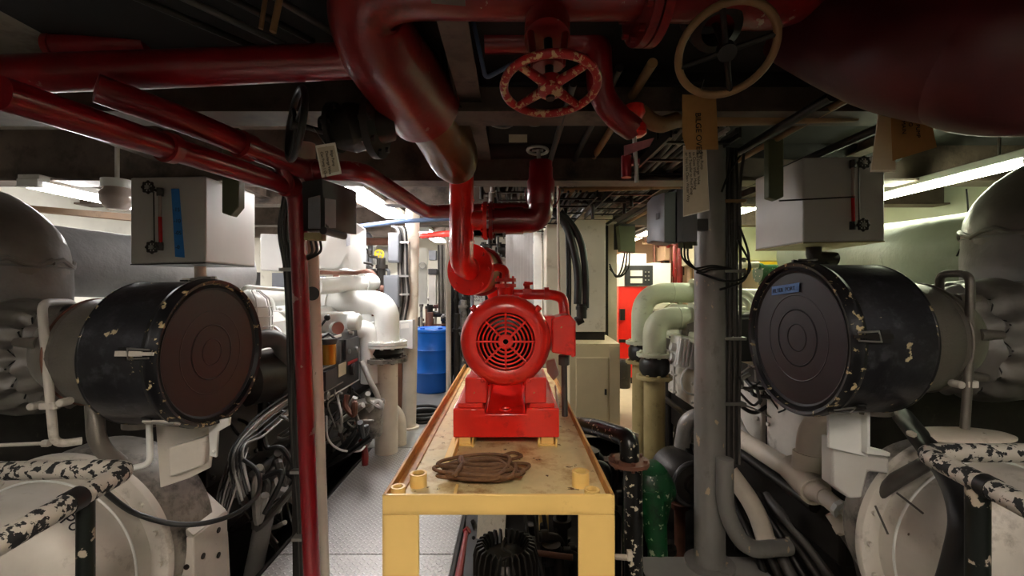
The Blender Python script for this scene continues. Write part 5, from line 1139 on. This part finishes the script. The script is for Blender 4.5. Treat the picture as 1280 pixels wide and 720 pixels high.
single('engine_lug', 'grey white rounded casting above the ribbed module', 'casting', grime, MB().lathe([(0, -.1), (.1, -.1), (.13, 0), (.1, .1), (0, .1)], P(868, 410, 4.0), (1, 0, 0), 20))
clutter(12, 830, 862, 400, 480, 4.3, 4.9, [steeld, grime, rubber], 'small dark fitting in the shadow behind the green pipes', 'dark fittings behind the green pipes', zend=-.62)
# right distance
single('service_tank', 'large pale green tank front high between pillar and right header tank', 'tank', wallg, MB().bb(P(905, 0, 6.2).x, P(1020, 0, 6.2).x, 6.2, 8.0, P(0, 326, 6.2).z, P(0, 268, 6.2).z), bev=.01)
single('shelf', 'yellow shelf band under the pale green tank', 'shelf', yell, MB().bb(P(905, 0, 6.0).x, P(1010, 0, 6.0).x, 6.0, 6.3, P(0, 336, 6.0).z, P(0, 327, 6.0).z))
single('board', 'bright white board behind the black tank outlet', 'board', white, MB().bb(P(984, 0, 5.2).x, P(1022, 0, 5.2).x, 5.2, 5.3, P(0, 336, 5.2).z, P(0, 308, 5.2).z))
single('wall_unit', 'dark blue grey cabinet behind the right air cleaner', 'cabinet', greyd, MB().prism([P(1088, 318, 3.6), P(1150, 316, 3.6), P(1150, 350, 3.6), P(1088, 350, 3.6)], (0, .3, 0)).prism([P(1114, 320, 3.59), P(1123, 320, 3.59), P(1123, 335, 3.59), P(1114, 335, 3.59)], (0, .02, 0)), bev=.004)
t = E('pump_motor', P(975, 350, 5.0), 'dark green pump motor on the right engine beyond the air cleaner', 'motor')
O('casing', MB().cyl(P(950, 341, 4.6), P(985, 341, 4.6), .085, n=28), greenen, t)
O('end_flange', MB().cyl(P(947, 341, 4.6), P(951, 341, 4.6), .10, n=28), greenen, t)
O('foot', MB().bb(P(952, 0, 4.6).x, P(980, 0, 4.6).x, 4.54, 4.66, P(0, 356, 4.6).z, P(0, 347, 4.6).z), greenen, t)
pipe('cooling_pipe', 'pinkish pipe beside the green pump motor', 'pipe', offw, [P(919, 350, 4.6), P(919, 332, 4.6), P(948, 331, 4.6)], .035, .08)
single('globe_valve', 'black valve stem on the pinkish pipe', 'valve', steeld, MB().cyl(P(930, 345, 4.6), P(930, 322, 4.6), .018, n=10).cyl(P(924, 324, 4.6), P(936, 324, 4.6), .012, n=10))
single('cover_ring', 'pale green ring casting on the right engine side', 'casting', pgreen, MB().torus(P(924, 383, 3.4), (-.6, -1, 0), .11, .02, 32, 10).torus(P(924, 383, 3.42), (-.6, -1, 0), .06, .02, 32, 10))
single('breather_box', 'black box with lid straps between grey pillar and right air cleaner', 'box', rubber, MB().prism([P(905, 400, 2.75), P(945, 396, 2.75), P(945, 452, 2.75), P(905, 452, 2.75)], (0, .35, 0)).cyl(P(912, 398, 2.8), P(940, 396, 2.8), .02, n=10).box(P(925, 402, 2.74), (.025, .02, .04)), bev=.015)

# ================================================================ AROUND THE BENCH
t = E('bilge_pipe', P(791, 720, 1.95), 'black pipe speckled with chipped paint standing right of the bench', 'pipe')
O('standpipe', MB().cyl(P(791, 585, 1.95), (P(794, 0, 1.95).x, 1.95, -.6), .040, n=24), blackspot, t)
mb = MB(); flange(mb, P(786, 577, 1.97), (0, 0, 1), .088, .016, 6, .009); O('disc_flange', mb, rusty, t)
O('elbow', MB().tube(fillet([P(787, 577, 1.97), P(787, 548, 1.98), P(745, 534, 2.25), P(700, 528, 2.8)], .10, 10), .042, 24), blackspot, t)
O('clamp_tab', MB().cyl(P(770, 696, 1.95), P(786, 697, 1.9), .012, n=10).box(P(787, 694, 1.9), (.02, .02, .04)), offw, t)
t = E('green_pump', P(815, 690, 2.55), 'scuffed dark green pump pipe behind the speckled black pipe', 'pump')
O('body', MB().cyl(P(802, 612, 2.7), P(826, 600, 2.75), .13, n=30).lathe([(.1, 0), (.12, .1), (.13, .25), (.10, .3)], P(812, 650, 2.65), (0, 0, 1), 30), greenen, t)
O('leg_pipe', MB().tube([P(812, 610, 2.6), P(822, 688, 2.55), (P(824, 0, 2.55).x, 2.55, -.5)], [.09, .055, .055], 26), greenen, t)
O('neck', MB().cyl(P(790, 600, 2.55), P(790, 700, 2.5), .05), greenen, t)
# under the bench
t = E('finned_cover', (.02, 2.05, -.05), 'dark ribbed dome cover seen under the bench', 'cover')
cx, cy = -.03, 2.12
O('shell', MB().lathe([(.13, -.4), (.13, .40), (.10, .44), (0, .46)], (cx, cy, -.2), (0, 0, 1), 40), steeld, t)
for k in range(28):
    a = 2*PI*k/28; R_ = Matrix.Rotation(a, 3, 'Z'); q = [V((cx, cy, 0))+R_@V(p_) for p_ in ((.09, -.005, -.6), (.155, -.005, -.6), (.155, -.005, .24), (.14, -.005, .29), (.11, -.005, .30), (.09, -.005, .27))]
    O('fin', MB().prism(q, R_@V((0, .010, 0))), steeld, t, bev=.003)
O('clip', MB().tube(spline([P(632, 672, 1.93), P(628, 685, 1.92), P(638, 692, 1.92), P(628, 700, 1.92)]), .006), steeld, t)
single('pry_bar', 'long red bar leaning in the gap under the bench', 'bar', red2, MB().tube([P(583, 664, 2.5), P(570, 740, 2.0)], [.012, .022], 12).cyl(P(581, 666, 2.5), P(586, 662, 2.5), .02, n=10))
single('frame_beam', 'black steel beam with bolts under the bench beside the red bar', 'beam', greyd, MB().prism([P(583, 642, 2.9), P(600, 642, 2.9), P(597, 742, 2.2), P(578, 742, 2.2)], (0, .02, -.05)).cyl(P(591, 652, 2.8), P(591, 652, 2.74), .015, n=6).cyl(P(592, 672, 2.6), P(592, 672, 2.55), .012, n=6), bev=.003)
single('timber', 'worn white timber plank rising under the bench', 'plank', wood, MB().prism([P(598, 636, 2.75), P(633, 636, 2.75), P(627, 742, 2.45), P(591, 742, 2.45)], (0, .05, -.02)), bev=.004)
for i in range(5):
    single('bilge_rod', 'dim steel rod in the bilge under the right side of the bench', 'rod', rusty if i == 4 else steeld, MB().cyl(P(655+i*12, 640, 3.0), P(668+i*13, 730, 2.6), .014, n=10) if i < 4 else MB().cyl(P(662, 690, 2.5), P(716, 697, 2.45), .016, n=10), 'rods under the bench')
clutter(14, 655, 715, 650, 720, 2.6, 3.4, [steeld, rubber, steeld], 'dark pipe in the bilge under the bench', 'dark pipes under the bench', (.015, .04), zend=-.62)
clutter(16, 805, 900, 560, 690, 2.9, 3.9, [steeld, rubber, rusty, steeld], 'dark pipe in the bilge between bench and grey pillar', 'dark pipes right of the bench', (.015, .05), zend=-.62)
clutter(14, 700, 780, 545, 640, 2.6, 3.6, [steeld, rubber, steeld], 'dark pipe behind the speckled black elbow', 'dark pipes behind the black elbow', (.015, .04), zend=-.62)
single('grab_stay', 'thin wire stay with hook on the tray right of the motor base', 'rod', offw, MB().tube(fillet([P(694, 482, 2.7), P(698, 512, 2.6), P(706, 512, 2.6), P(709, 524, 2.5)], .02), .006))
single('rag', 'white rag hung behind the motor terminal box', 'cloth', white, MB().prism([P(682, 452, 2.7), P(694, 448, 2.7), P(700, 468, 2.7), P(692, 476, 2.7), P(684, 466, 2.7)], (0, .02, 0)), bev=.006)
# ================================================================ CAMERA, LIGHT LEVEL
cd = bpy.data.cameras.new('camera'); cd.sensor_width = 36; cd.lens = F/1280*36; cd.clip_start = .02
co = bpy.data.objects.new('camera', cd); C.objects.link(co); co.location = (0, 0, CAMZ); co.rotation_euler = (PI/2, 0, 0)
sc = bpy.context.scene; sc.camera = co
w = bpy.data.worlds.new('world'); w.use_nodes = True; sc.world = w
w.node_tree.nodes['Background'].inputs[0].default_value = (.05, .05, .06, 1)
vs = sc.view_settings; vs.view_transform = 'Standard'; vs.look = 'None'; vs.gamma = 1; vs.use_curve_mapping = False
vs.exposure = EXPO
